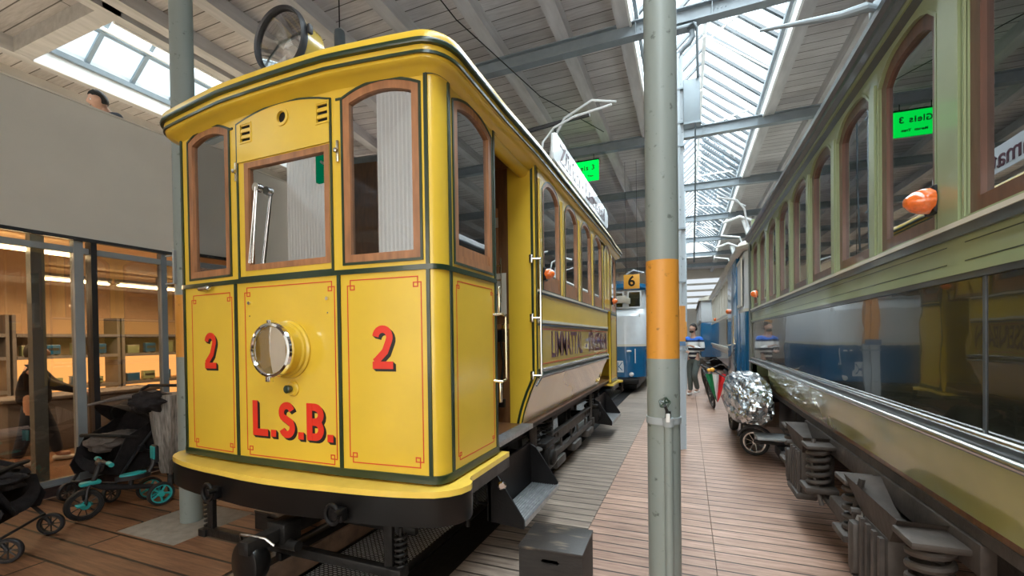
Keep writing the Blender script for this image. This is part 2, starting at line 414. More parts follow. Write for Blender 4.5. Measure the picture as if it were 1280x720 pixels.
def glyph(ch, w, h, s):
    """paths (stroke centre lines) of narrow block letters in a w x h cell, stroke s"""
    e = s/2
    if ch == 'L': return [[(e, h), (e, 0)], [(0, e), (w, e)]]
    if ch == '2':
        r = w/2-e
        return [arc(w/2, h-e-r, r, r, 175, -25, 12)+[(w*.62, h*.40), (w*.2, e*2.2), (w*.10, s*.9)], [(0, e), (w, e)]]
    if ch == 'S':
        r = w/2-e; ry = h/4-e/2
        up = arc(w/2, h-e-ry, r, ry, 20, 215, 12); dn = arc(w/2, e+ry, r, ry, 38, -160, 12)
        return [up+dn]
    if ch == 'B':
        ry1 = h/4-e/2
        return [[(e, h), (e, 0)], [(0, h-e), (w*.45, h-e)]+arc(w*.45, h-e-ry1, w*.55-e, ry1, 80, -80, 8)+[(w*.45, h/2), (0, h/2)],
                [(e, h/2), (w*.5, h/2)]+arc(w*.5, h/2-ry1, w*.5-e, ry1, 80, -80, 8)+[(w*.5, e), (0, e)]]
    if ch == '.': return [[(0, s*.5), (s, s*.5)]]

def frame_of(O, U, W):
    U = V(U).normalized(); W = V(W).normalized(); return (V(O), U, W, U.cross(W).normalized())

def offset_loop(loop, d):
    """inset a CCW closed loop by d (positive = inwards)"""
    n = len(loop); out = []
    for i in range(n):
        a = V(loop[i-1]); b = V(loop[i]); c = V(loop[(i+1) % n])
        d1 = (b-a).normalized(); d2 = (c-b).normalized(); t = (d1+d2).normalized()
        k = max(.3, t.dot(d1)); out.append(tuple(b+V((-t.y, t.x))*(d/k)))
    return out

def arch_loop(u0, u1, w0, w1, rise, n=10, corner=0):
    """CCW opening: flat bottom, segmental arch top (w1 at the sides, w1+rise in the middle)"""
    pts = [(u0, w0), (u1, w0)]
    if rise <= 0: return pts+[(u1, w1), (u0, w1)]
    for i in range(n+1):
        t = 1-2*i/n; e = 2.0 if not corner else corner
        pts.append(((u0+u1)/2+(u1-u0)/2*t, w1+rise*(1-abs(t)**e)))
    return pts

def rect(u0, u1, w0, w1): return [(u0, w0), (u1, w0), (u1, w1), (u0, w1)]

def ring(mb, F, loop, width, d0, d1):
    mb.plate(F, loop, [offset_loop(loop, width)], d0, d1)

def wheel(mb_t, mb_s, c, axis, R, w, spokes=8, rim=.8, hub=.12, sr=.004):
    """tyre into mb_t, rim+spokes+hub into mb_s"""
    A = V(axis).normalized(); c = V(c)
    mb_t.lathe([(-w*.5, R*rim), (-w*.5, R*.93), (-w*.28, R), (w*.28, R), (w*.5, R*.93), (w*.5, R*rim), (-w*.5, R*rim)], c, A, seg=28)
    mb_s.lathe([(-w*.4, R*rim), (-w*.4, R*(rim-.1)), (w*.4, R*(rim-.1)), (w*.4, R*rim)], c, A, seg=28)
    mb_s.cyl(c-A*w*.6, c+A*w*.6, R*hub, seg=12)
    a = A.orthogonal().normalized(); b = A.cross(a)
    for i in range(spokes):
        t = 2*PI*i/spokes; d = a*math.cos(t)+b*math.sin(t)
        mb_s.cyl(c+d*R*hub, c+d*R*(rim-.05), sr, seg=6)
# ================================================================== THE HALL
Y0, Y1 = -8.0, 32.0          # back and far ends
XL, XR = -5.8, 7.0
ROWS = [2.45, 6.2, 9.75, 13.3, 16.9, 20.6, 24.3, 28.0, -1.3, -5.0]
ZB = 5.55                     # underside of the steel cross beams

def grate_mat():
    m, nt, out = new_mat('steel mesh mat')
    b = nt.nodes.new('ShaderNodeBsdfPrincipled'); nt.links.new(b.outputs[0], out.inputs[0]); b.inputs['Roughness'].default_value = .45; b.inputs['Metallic'].default_value = .3
    tc = nt.nodes.new('ShaderNodeTexCoord'); br = nt.nodes.new('ShaderNodeTexBrick'); br.inputs['Scale'].default_value = 1
    br.inputs['Row Height'].default_value = .022; br.inputs['Brick Width'].default_value = .044; br.inputs['Mortar Size'].default_value = .006; br.inputs['Mortar Smooth'].default_value = .2
    br.inputs['Color1'].default_value = (.92,.94,.94,1); br.inputs['Color2'].default_value = (.7,.71,.71,1); br.inputs['Mortar'].default_value = (.02,.02,.02,1)
    nt.links.new(tc.outputs['Object'], br.inputs['Vector']); nt.links.new(br.outputs['Color'], b.inputs['Base Color']); return m
M['grating'] = grate_mat()

# ---- floors: boards run across the hall, joints run along it
f = MB(); f.box(-.735, .155, Y0, Y1, -.08, 0); struct('floor', f, 'floor_walk')
f = MB(); f.box(.159, XR, Y0, Y1, -.08, 0); struct('floor_right', f, 'floor_walk')
f = MB(); f.box(-1.42, -.739, Y0, Y1, -.08, 0); struct('floor_trackside', f, 'floor_grey')
f = MB(); f.box(-3.9, -2.80, Y0, Y1, -.08, 0); f.box(-3.66, -2.8, Y0, 1.0, -.08, 0.0)
f.v = f.v[:8]; f.f = f.f[:6]; f.mi = f.mi[:6]
f2 = MB()
# left floor, with a square hole for the concrete footing of the pole
px0, px1, py0, py1 = -4.28, -3.55, 2.05, 2.72
f2.box(XL, px0, Y0, Y1, -.08, 0); f2.box(px1, -2.80, Y0, Y1, -.08, 0); f2.box(px0, px1, Y0, py0, -.08, 0); f2.box(px0, px1, py1, Y1, -.08, 0)
struct('floor_left', f2, 'floor_brown')
f = MB(); f.bbox(V(((px0+px1)/2, (py0+py1)/2, -.045)), (px1-px0-.01, py1-py0-.01, .08), b=.006); struct('trim_1', f, 'concrete')
# track pit under the yellow tram with a mesh mat, rails and timber edges
p = MB(); p.box(-2.80, -1.42, Y0, Y1, -.50, -.42); struct('floor_pit', p, 'black')
p = MB(); p.box(-2.66, -1.78, Y0, Y1, -.27, -.24); o = struct('trim_2', p, 'grating')
p = MB()
for x in (-2.72, -1.72):
    p.box(x-.035, x+.035, Y0, Y1, -.04, .004); p.box(x-.01, x+.01, Y0, Y1, -.30, -.04); p.box(x-.06, x+.06, Y0, Y1, -.42, -.30)
struct('trim_3', p, 'rail')
p = MB(); p.box(-2.685, -2.64, Y0, Y1, -.20, -.045); p.box(-1.80, -1.755, Y0, Y1, -.20, -.045); struct('trim_4', p, 'rust')
p = MB(); p.box(-1.68, -1.425, Y0, Y1, -.06, -.004); p.box(-2.80, -2.76, Y0, Y1, -.06, -.004); struct('trim_5', p, 'iron')

# ---- left side: glazed shop below a solid parapet, gallery above
w = MB(); w.box(XL-.16, XL, Y0, Y1, 2.60, 3.98); w.box(XL-.18, XL+.01, Y0, Y1, 3.98, 4.0); struct('wall_left', w, 'wall_beige')
w = MB(); w.box(XL-.12, XL-.01, Y0, Y1, 0, .10); struct('baseboard_left', w, 'brick')
w = MB(); w.box(XL-.04, XL+.015, Y0, Y1, 2.565, 2.60); struct('trim_6', w, 'plastic_dark')
w = MB(); w.box(XL-.14, XL-.02, Y0, Y1, .10, .125); struct('trim_7', w, 'greypaint')
w = MB()
w.box(XL-.09, XL-.03, Y0, Y1, .125, .16); w.box(XL-.09, XL-.03, Y0, Y1, 2.44, 2.50)
struct('trim_8', w, 'greypaint')
for k, (a, b2, name, m) in enumerate([(2.625, 2.675, 'black', 'plastic_dark'), (2.50, 2.575, 'alu', 'greypaint'), (3.30, 3.36, 'd', 'grey_beam'), (4.9, 4.96, 'd', 'plastic_dark'), (1.2, 1.26, 'd', 'greypaint')]):
    w = MB(); w.box(XL-.10, XL+(.01 if m == 'plastic_dark' else -.02), a, b2, .12, 2.57); struct('trim_%d' % (9+k), w, m)
w = MB(); w.box(XL-.060, XL-.055, Y0+.1, 9.0, .14, 2.50); struct('window_1', w, 'pane_shop')
# shop room behind the glazing
w = MB(); w.box(-9.9, XL-.12, Y0, Y1, -.08, .05); struct('floor_shop', w, 'shop_floor')
w = MB(); w.box(-10, -9.9, Y0, Y1, 0, 2.6); struct('wall_shop', w, 'shop_wall')
w = MB(); w.box(-10, XL-.16, Y0, Y1, 2.60, 3.0); struct('ceiling_shop', w, 'shop_wall')
w = MB(); w.box(-9.9, XL-.16, 8.9, 9.0, .05, 2.6); struct('wall_shop_end', w, 'shop_wall')
# gallery: outer wall, hall shell
w = MB(); w.box(-10.1, -10, Y0, Y1, 3.0, 6.3); struct('wall_far_left', w, 'plaster')
w = MB(); w.box(XR, XR+.1, Y0, Y1, 0, 6.3); struct('wall_right', w, 'plaster')
w = MB(); w.box(-10.1, XR+.1, Y0-.1, Y0, -.5, 6.3); struct('wall_back', w, 'plaster')
w = MB(); w.box(-10.1, XR+.1, Y1, Y1+.1, -.5, 6.3); struct('wall_end', w, 'wall_beige')
# ribbed white partition that stands behind the photographer and shows in the tram windows
w = MB(); rb = []
for (xa, nn, nm) in ((-5.79, 36, 'wall_partition'), (-3.45, 22, 'wall_partition_right')):
    w = MB(); rb = [(xa+i*.03, -1.22+(.014 if i % 2 else 0)) for i in range(nn)]
    w.loft([[V((x, y, 0.0)) for x, y in rb], [V((x, y, 4.9)) for x, y in rb]]); struct(nm, w, 'ribbed', sharp=10)
w = MB(); w.box(-4.74, -3.45, -1.26, -1.20, 0, 3.9); struct('added_dark_panel', w, 'wood_dark')  # unseen dark panel, added so the front windows reflect dark between the sheets
e = MB(); e.bbox(V((-4.80, -1.10, 4.05)), (.50, .06, .46), b=.008)
ex = thing('exit_sign', 'green emergency exit sign with a running figure, mirrored in the middle front window', 'sign', (-4.80, -1.13, 3.82))
obj('housing', e, 'exit_green', ex)
e = MB(); Fx = frame_of((-4.80, -1.068, 4.05), (-1,0,0), (0,0,1))
for pth in ([(-.02,.13),(.03,.08)], [(.02,.09),(-.03,.0),(.06,-.05),(.05,-.14)], [(-.03,0),(-.09,-.06),(-.17,-.07)], [(.02,.07),(.10,.03),(.15,.07)], [(0,.06),(-.09,.08),(-.12,.02)]):
    stroke(e, Fx, pth, .035, 0, .004)
obj('pictogram', e, 'white_cloth', ex)

# ---- roof: whitewashed boards, purlins, steel cross beams, two glazed lanterns
ZC = 5.95
L1 = (-9.0, -6.95, 3.45, Y1); L2 = (-.70, 1.40, Y0, 27.0)
c = MB()
c.box(-10.1, L1[0], Y0, Y1, ZC, ZC+.1); c.box(L1[1], L2[0], Y0, Y1, ZC, ZC+.1); c.box(L2[1], XR+.1, Y0, Y1, ZC, ZC+.1)
c.box(L1[0], L1[1], 1.6, L1[2], ZC, ZC+.1); c.box(L2[0], L2[1], L2[3], Y1, ZC, ZC+.1)
struct('ceiling', c, 'boards')
n = 0
for x in [-1.62, -2.62, -3.62, -4.62, -5.62, -6.6, 2.35, 3.35, 4.35, 5.35, 6.35]:
    c = MB(); wd = .19
    c.box(x-wd/2, x+wd/2, Y0, Y1, ZC-.20, ZC); struct('trim_%d' % (20+n), c, 'ceil_wood'); n += 1
c = MB()
for x0, x1 in ((L1[0]-.16, L1[0]), (L1[1], L1[1]+.16)): c.box(x0, x1, Y0, Y1, ZC-.22, ZC+.02)
for y in (L1[2]-.2,): c.box(L1[0]-.16, L1[1]+.16, y, y+.2, ZC-.215, ZC+.02)
c.box(L1[0]-.16, L1[1]+.16, 1.5, 1.68, ZC-.215, ZC+.02)
c.box(L2[0]-.17, L2[0], Y0, Y1, ZC-.22, ZC+.02); c.box(L2[1], L2[1]+.17, Y0, Y1, ZC-.22, ZC+.02)
struct('trim_31', c, 'ceil_wood')
c = MB()
for (x0, x1, ya, yb) in (L1, L2, (L1[0], L1[1], Y0, 1.5)):
    for x, s in ((x0, 1), (x1, -1)):
        c.box(min(x, x+s*.03), max(x, x+s*.03), ya, yb, ZC-.24, ZC+.16)
struct('trim_32', c, 'white_paint')
c = MB()
for (x0, x1, ya, yb) in (L1, L2):
    for x, s in ((x0, 1), (x1, -1)):
        c.box(min(x+s*.05, x+s*.10), max(x+s*.05, x+s*.10), ya, yb, ZC-.02, ZC+.06)
struct('trim_33', c, 'grey_beam')

def lantern(idx, x0, x1, ya, yb, xr, zr, pitch, bars_m='grey_beam_light'):
    zc = ZC+.10
    for side, xe in (('left', x0), ('right', x1)):
        lo = .48 if (idx < 6 and side == 'left') else 0
        xm, zm = xe+(xr-xe)*lo, zc+(zr-zc)*lo
        g = MB(); g.add([(xm, ya, zm+.03), (xm, yb, zm+.03), (xr, yb, zr+.03), (xr, ya, zr+.03)], [(0,1,2,3)])
        win = struct('window_%d' % idx, g, 'sky_pane'); idx += 1
        if lo:
            g = MB(); g.add([(xe, ya, zc+.03), (xe, yb, zc+.03), (xm, yb, zm+.03), (xm, ya, zm+.03)], [(0,1,2,3)]); obj('lower_pane', g, 'frost', win)
            g = MB(); g.box(xm-.04, xm+.04, ya, yb, zm-.05, zm+.02); obj('glazing_purlin', g, 'grey_beam_light', win)
        b = MB(); y = ya
        while y < yb:
            d = V((xr-xe, 0, zr-zc)); nrm = V((-d.z, 0, d.x)).normalized()*(.03 if d.x > 0 else -.03)
            for s in (0,):
                p0 = V((xe, y, zc)); p1 = V((xr, y, zr))
                b.add([p0+V((0,-.03,0)), p0+V((0,.03,0)), p1+V((0,.03,0)), p1+V((0,-.03,0)),
                       p0+V((0,-.03,-.06)), p0+V((0,.03,-.06)), p1+V((0,.03,-.06)), p1+V((0,-.03,-.06))],
                      [(0,1,2,3),(7,6,5,4),(0,4,5,1),(1,5,6,2),(2,6,7,3),(3,7,4,0)])
            y += pitch
        br = obj('glazing_bars', b, bars_m, None); br.name = 'glazing_bars'; br.parent = win
    return idx
idx = 2
idx = lantern(idx, L1[0], L1[1], L1[2], L1[3], -7.98, 6.85, .62)
idx = lantern(idx, L1[0], L1[1], Y0, 1.5, -7.98, 6.85, .62)
idx = lantern(idx, L2[0], L2[1], L2[2], L2[3], .32, 7.0, .44, 'gutter')
c = MB()
for xr, zr, ya in ((-7.98, 6.85, Y0), (.32, 7.0, Y0)):
    c.box(xr-.035, xr+.035, ya, 27, zr-.09, zr+.05)
struct('trim_34', c, 'white_paint')
c = MB()      # thin horizontal ties and wind braces under the right slope of the middle lantern
y = 3.0; k = 0
while y < 26:
    c.cyl((.32, y, 6.72), (1.38, y+.25, 6.0), .016, seg=6); c.cyl((.32, y, 6.72), (-.68, y+.25, 6.0), .016, seg=6)
    if k % 2 == 0: c.cyl((1.2, y, 6.12), (.36, y+2.2, 6.85), .018, seg=6)
    y += 1.8; k += 1
for xr, x0 in ((-7.98, -6.99),):
    c.cyl((xr+.45, 3.5, 6.42), (xr+.45, 26, 6.42), .03, seg=8); c.cyl((xr-.45, 3.5, 6.42), (xr-.45, 26, 6.42), .03, seg=8)
struct('trim_35', c, 'white_paint')
# gable ends of the lanterns
c = MB()
for (x0, x1, y, xr, zr) in ((L1[0], L1[1], L1[2], -7.98, 6.85), (L1[0], L1[1], 1.5, -7.98, 6.85), (L1[0], L1[1], Y1, -7.98, 6.85), (L2[0], L2[1], L2[3], .32, 7.0)):
    c.plate(frame_of((0, y, 0), (1,0,0), (0,0,1)), [(x0, ZC), (x1, ZC), (xr, zr+.1)], [], 0, .03)
struct('trim_36', c, 'white_paint')

n = 0
for y in ROWS:                                   # I-section cross beams
    c = MB()
    for (x0, x1) in ((-10, XR),):
        c.box(x0, x1, y-.07, y+.07, ZB, ZB+.015); c.box(x0, x1, y-.008, y+.008, ZB+.015, ZB+.185); c.box(x0, x1, y-.07, y+.07, ZB+.185, ZB+.2)
        for xs in (-.62, .32, 1.3):
            c.box(xs-.004, xs+.004, y-.06, y+.06, ZB+.015, ZB+.185)
            for q in range(4): c.cyl((xs+.02+q*.045, y-.012, ZB+.10), (xs+.02+q*.045, y-.018, ZB+.10), .008, seg=6)
    struct('trim_%d' % (40+n), c, 'grey_beam'); n += 1
# far end: translucent strips in the end wall, dark structure above
for k in range(5):
    c = MB(); c.box(-.2, 3.2, Y1-.05, Y1-.02, 3.35+k*.42, 3.62+k*.42); struct('window_%d' % (20+k), c, 'end_window')

# ---- poles
t = thing('steel_pole', 'round grey green steel pole with an orange band, standing nearest in the right half', 'pole', (-.125, 2.47, 0))
c = MB(); c.cyl((-.125,2.47,-.05), (-.125,2.47,ZB+.39), .0835, seg=48); obj('pole', c, 'pole_main', t)
c = MB(); c.cyl((-.098,2.385,-.02), (-.098,2.385,1.075), .022, seg=16); obj('pipe', c, 'pole_main', t)
c = MB(); c.cyl((-.125,2.47,1.04), (-.125,2.47,1.075), .089, seg=40); c.cyl((-.098,2.385,1.035), (-.098,2.385,1.08), .027, seg=16); obj('clamp', c, 'greypaint', t)
# valve with a hand wheel above the pipe
c = MB(); c.cyl((-.098,2.375,1.06), (-.098,2.375,1.115), .014, seg=12); c.cyl((-.098,2.375,1.10), (-.11,2.30,1.155), .008, seg=8)
vb = obj('valve', c, 'iron', t)
c = MB(); n_ = V((-.2,-.9,.35)).normalized(); a = n_.orthogonal().normalized(); b_ = n_.cross(a); cc = V((-.113,2.325,1.165))
c.tube([cc+(a*math.cos(2*PI*i/24)+b_*math.sin(2*PI*i/24))*(.024+.003*math.cos(5*2*PI*i/24)) for i in range(24)], .0045, seg=6, closed=True)
for i in range(5):
    tt = 2*PI*i/5; c.cyl(cc, cc+(a*math.cos(tt)+b_*math.sin(tt))*.024, .0035, seg=6)
obj('hand_wheel', c, 'dgreen', vb)
c = MB(); c.bbox(V((-.098,2.352,1.085)), (.02,.012,.045), b=.004); obj('tag_plate', c, 'white_cloth', vb)

t = thing('steel_pole', 'round grey steel pole with an orange band, left of the yellow tram beside its front', 'pole', (-3.93, 2.42, 0))
c = MB(); c.cyl((-3.93,2.42,-.03), (-3.93,2.42,ZB+.39), .0835, seg=48); obj('pole', c, 'pole_main', t)
c = MB(); c.bbox(V((-3.93,2.33,2.13)), (.02,.03,.28), b=.003); c.box(-4.05,-3.93,2.325,2.335,1.99,2.0); c.box(-4.05,-3.93,2.325,2.335,2.22,2.23); obj('bracket', c, 'greypaint', t)

t = thing('steel_post', 'slim light grey steel post with an orange band, seen behind the thick pole', 'post', (-.092, 6.24, 0))
c = MB(); c.box(-.155,-.03,6.215,6.265,0,5.2); c.box(-.115,-.07,6.18,6.30,0,5.2); obj('post', c, 'pole_thin', t)
c = MB()
for z in (4.72, 4.28, 3.98, 2.9, 1.30, 2.2):
    c = MB(); c.box(-.165,-.02,6.17,6.31,z,z+.02); obj('strap', c, 'grey_beam_light', t)
c = MB(); c.box(-.16,-.028,6.172,6.178,1.37,1.43); obj('label_plate', c, 'blue', t)
c = MB(); c.bbox(V((.07,6.2,4.53)), (.20,.12,.56), b=.01); c.box(-.03,.18,6.13,6.27,4.235,4.26); obj('junction_box', c, 'grey_beam_light', t)
c = MB(); c.bbox(V((-.03,6.2,5.50)), (.34,.14,.05), b=.02); c.tube([(.08,6.2,5.46),(.09,6.2,5.38),(.04,6.2,5.30),(-.02,6.2,5.26),(-.09,6.22,5.2)], .035, seg=10); obj('bracket', c, 'grey_beam', t)
c = MB(); c.tube([(.02,6.16,5.48),(.10,6.12,5.5),(.14,6.12,5.42),(.145,6.12,4.8)], .018, seg=8); c.tube([(.11,6.14,4.24),(.10,6.14,3.2),(.08,6.15,2.45)], .010, seg=6); obj('cable', c, 'gutter', t)
for i, y in enumerate((13.3, 20.6)):
    c = MB(); c.box(-.155,-.03,y-.06,y+.06,0,ZB+.003)
    o = obj('steel_post', c, 'pole_thin', None, origin=(-.09, y, 0)); tag(o, ['light grey steel post with orange band, behind the two nearer posts', 'farthest light grey steel post down the aisle'][i], 'post')

# ---- suspended things
t = thing('green_sign', 'bright green lit sign reading Gleis 3 hanging under a cross beam', 'sign', (-2.12, 9.75, 5.0))
c = MB(); c.bbox(V((-2.12,9.72,5.19)), (.66,.05,.44), b=.012); obj('panel', c, 'green_sign', t)
c = MB(); c.box(-2.46,-1.78,9.69,9.75,5.415,5.435); c.cyl((-2.35,9.72,5.43),(-2.35,9.72,5.56),.008,seg=6); c.cyl((-1.9,9.72,5.43),(-1.9,9.72,5.56),.008,seg=6); obj('hanger', c, 'black', t)
F9 = frame_of((-2.12,9.694,5.25), (1,0,0), (0,0,1)); obj('lettering', text_mb('Gleis 3', .15, F9, .004, bold=.004, space=1.15), 'sign_text', t)
F9 = frame_of((-2.10,9.694,5.07), (1,0,0), (0,0,1)); obj('lettering', text_mb('Museum   Tram', .06, F9, .004, bold=.003), 'sign_text', t)

t = thing('number_board', 'orange board with a black 6 hanging above the blue and white tram', 'sign', (-1.32, 11.5, 2.7))
c = MB(); c.bbox(V((-1.32,11.5,2.90)), (.39,.03,.36), b=.004); obj('board', c, 'amber', t)
c = MB(); c.cyl((-1.46,11.5,3.07),(-1.46,11.5,5.95),.004,seg=5); c.cyl((-1.18,11.5,3.07),(-1.18,11.5,5.95),.004,seg=5); obj('wire', c, 'iron', t)
obj('numeral', text_mb('6', .36, frame_of((-1.32,11.484,2.90), (1,0,0), (0,0,1)), .004, bold=.008), 'black', t)

t = thing('pendant_lamp', 'small grey cylindrical lamp hanging above the front roof of the yellow tram', 'lamp', (-3.05, 3.3, 4.0))
c = MB(); c.lathe([(0,.012),(.03,.045),(.05,.05),(.19,.05),(.19,.04)], (-3.05,3.3,4.47), (0,0,-1), seg=20, cap0=True, cap1=True); obj('housing', c, 'gutter', t)
c = MB(); c.cyl((-3.05,3.3,4.46),(-3.05,3.3,ZC),.006,seg=6); obj('cord', c, 'black', t)
for x0, ya, x1, yb, z in ((-2.85, 2.6, -1.55, 9.0, 5.2), (-3.9, 2.6, -2.2, 4.0, 5.0)):
    c = MB(); c.tube([(x0,ya,5.66),(x0+(x1-x0)*.3,ya+(yb-ya)*.3,z),(x0+(x1-x0)*.6,ya+(yb-ya)*.6,z),(x1,yb,5.66)], .007, seg=6)
    tag(obj('ceiling_cable', c, 'black'), 'thin black cable slung under the ceiling boards, %s' % ('running towards the far end' if yb > 5 else 'the short one above the front roof headlight'), 'cable')

# ---- light: daylight through the lanterns, warm tubes in the shop
w = bpy.data.worlds.new('World'); sc.world = w; w.use_nodes = True
bg = w.node_tree.nodes['Background']; bg.inputs[0].default_value = (.86,.95,1,1); bg.inputs[1].default_value = 2.1
def area(name, loc, sx, sy, power, col=(1,1,1), rot=(0,0,0)):
    l = bpy.data.lights.new(name, 'AREA'); l.shape = 'RECTANGLE'; l.size = sx; l.size_y = sy; l.energy = power; l.color = col
    o = bpy.data.objects.new(name, l); COL.objects.link(o); o.location = loc; o.rotation_euler = rot; return o
area('sky_over_lantern', (.35, 9.5, 7.6), 3.0, 35, 2400, (.93,.97,1))
area('sky_over_gallery', (-8.0, 9.5, 7.6), 3.0, 42, 2800, (.95,.98,1))
area('added_back_fill', (0, -7.8, 2.6), 12, 4.4, 850, (1,.97,.92), (math.radians(90),0,math.radians(180)))  # added fill light near the back wall; the wall has no gates
# ================================================================== YELLOW TRAM
XC, HW = -2.22, 1.04
YF, YR = 1.915, 8.05           # front and rear faces
tr = thing('tram', 'small yellow vintage tram numbered 2 with L.S.B. lettering and round headlamp', 'tram', (XC, 5.0, 0))
def mir(y): return YF+YR-y
def rear(pts): return [(x, mir(y)) for x, y in pts]
def bez(a, b, c, n=8): return [((1-t)**2*a[0]+2*t*(1-t)*b[0]+t*t*c[0], (1-t)**2*a[1]+2*t*(1-t)*b[1]+t*t*c[1]) for t in [i/n for i in range(n+1)]]
A_, B_, C_, D_ = (-1.253, 1.952), (-1.805, 1.915), (-2.635, 1.915), (-3.187, 1.952)
XRt, XLt = XC+HW, XC-HW
arcR = bez((XRt, 2.065), (XRt, 1.957), A_); arcL = bez(D_, (XLt, 1.957), (XLt, 2.065))
front_path = [(XRt, 2.66)]+arcR+[B_]+[C_]+arcL+[(XLt, 2.66)]     # counter-clockwise seen from above? (right -> front -> left)
def off_path(path, d):
    """shift a plan path outwards by d"""
    out = []; n = len(path)
    for i, p in enumerate(path):
        a = V(path[max(i-1, 0)]); c = V(path[min(i+1, n-1)]); b = V(p)
        d1 = (b-a).normalized() if i > 0 else (c-b).normalized(); d2 = (c-b).normalized() if i < n-1 else d1
        t = (d1+d2).normalized(); k = max(.5, t.dot(d1)); nn = V((t.y, -t.x))*-1
        # outward = away from the tram centre
        if nn.dot(b-V((XC, 5.0))) < 0: nn = -nn
        out.append(b+nn*(d/k))
    return [(p.x, p.y) for p in out]
def band(name, path, z0, z1, d0, d1, m, parent=tr):
    mb = MB(); i_ = off_path(path, d0); o_ = off_path(path, d1)
    mb.loft([[V((x, y, z0)) for x, y in i_], [V((x, y, z0)) for x, y in o_], [V((x, y, z1)) for x, y in o_], [V((x, y, z1)) for x, y in i_], [V((x, y, z0)) for x, y in i_]])
    return obj(name, mb, m, parent)

FR = frame_of((B_[0], B_[1], 0), (A_[0]-B_[0], A_[1]-B_[1], 0), (0,0,1)); WR = math.dist(A_, B_)
FC = frame_of((C_[0], C_[1], 0), (1,0,0), (0,0,1)); WC = .83
FL = frame_of((D_[0], D_[1], 0), (C_[0]-D_[0], C_[1]-D_[1], 0), (0,0,1))

def window(F, loop, parent, fw=.042, out=.014, wood='wood', sash=0, name='window', pane='pane', d=0.0, lab=None):
    """framed window in an opening: wooden frame, dark green outline, glass as sub-part"""
    mb = MB(); ring(mb, F, loop, fw, d-.04, d+.004)
    if sash:
        us = [p[0] for p in loop]; mb.plate(F, rect(min(us)+fw, max(us)-fw, loop[0][1]+fw*.9, loop[0][1]+sash), [], d-.035, d-.002)
    w = obj(name, mb, wood, parent)
    if lab: w['label'] = lab
    mb = MB(); mb.plate(F, offset_loop(loop, fw*.7), [], d-.018, d-.014); obj('pane', mb, pane, w)
    if out:
        mb = MB(); mb.plate(F, offset_loop(loop, -out), [loop], d-.002, d+.007); obj('outline', mb, 'dgreen', w)
    return w

def end_shell(flip, tr):
    """front (flip False) or rear (flip True) platform end"""
    def fr(F):
        if not flip: return F
        O, U, W, N = F
        O2 = V((O.x, mir(O.y), 0)); U2 = V((U.x, -U.y, 0)); O2b = O2  # mirrored frame keeps u and w, normal turns to +Y
        return (O2b, U2, W, V((N.x, -N.y, 0)))
    R_, C2, L_ = fr(FR), fr(FC), fr(FL)
    lp_r = arch_loop(.045, WR-.035, 1.93, 2.83, .055); lp_l = arch_loop(.075, WR-.045, 1.93, 2.84, .055); lp_c = rect(.095, .775, 1.94, 2.605)
    mb = MB(); mb.plate(R_, rect(0, WR, .745, 2.93), [lp_r], -.035, 0); mb.plate(C2, rect(0, WC, .745, 2.95), [lp_c], -.035, 0); mb.plate(L_, rect(0, WR, .745, 2.93), [lp_l], -.035, 0)
    for a in (arcR, arcL):
        a2 = rear(a) if flip else a; ins = [(x+(XC-x)*.03, y+(.03 if not flip else -.03)) for x, y in a2]
        mb.loft([[V((x, y, z)) for x, y in a2] for z in (.745, 2.93)]); mb.loft([[V((x, y, z)) for x, y in ins] for z in (.745, 2.93)])
    obj('front_wall' if not flip else 'rear_wall', mb, 'yellow', tr)
    window(R_, lp_r, tr); window(L_, lp_l, tr)
    window(C2, lp_c, tr, fw=.036, out=0)
    # vent panel over the middle window
    mb = MB(); vo = arch_loop(.045, .785, 2.612, 2.845, .055)
    slots = [rect(.085, .165, 2.735+k*.038, 2.753+k*.038) for k in range(3)]+[rect(.70, .775, 2.735+k*.038, 2.753+k*.038) for k in range(3)]
    mb.plate(C2, vo, slots+[[(.43+.032*math.cos(-t*PI/8), 2.82+.032*math.sin(-t*PI/8)) for t in range(16)]], .001, .010)
    for s in (0, .615): ring(mb, C2, rect(.075+s, .175+s, 2.722, 2.845), .008, .010, .014)
    mb.plate(C2, [(.43+.052*math.cos(t*PI/12), 2.82+.052*math.sin(t*PI/12)) for t in range(24)], [[(.43+.034*math.cos(t*PI/12), 2.82+.034*math.sin(t*PI/12)) for t in range(24)]], .010, .016)
    vp = obj('vent_panel', mb, 'yellow', tr)
    mb = MB(); mb.plate(C2, rect(.08, .78, 2.73, 2.86), [], .0005, .002); obj('vent_backing', mb, 'black', vp)
    mb = MB(); mb.plate(C2, offset_loop(arch_loop(.045, .785, 1.905, 2.845, .055), -.013), [arch_loop(.045, .785, 1.905, 2.845, .055)], 0, .008); obj('outline', mb, 'dgreen', vp)
    # mouldings
    path = rear(front_path) if flip else front_path
    band('belt_rail', path, 1.866, 1.893, -.002, .010, 'dgreen'); band('base_rail', path, .745, .787, -.002, .010, 'dgreen')
    mb = MB(); mb.plate(C2, rect(-.011, .011, .787, 1.866), [], 0, .008); o = obj('lining_strip', mb, 'dgreen', tr)
    mb = MB(); mb.plate(C2, rect(WC-.011, WC+.011, .787, 1.866), [], 0, .008); obj('lining_strip', mb, 'dgreen', tr)
    mb = MB(); mb.plate(R_, rect(WR-.004, WR+.016, .787, 2.90), [], -.002, .008); obj('lining_strip', mb, 'dgreen', tr)
    mb = MB(); mb.plate(L_, rect(-.016, .004, .787, 2.90), [], -.002, .008); obj('lining_strip', mb, 'dgreen', tr)
    return R_, C2, L_
RF, CF, LF = end_shell(False, tr); end_shell(True, tr)

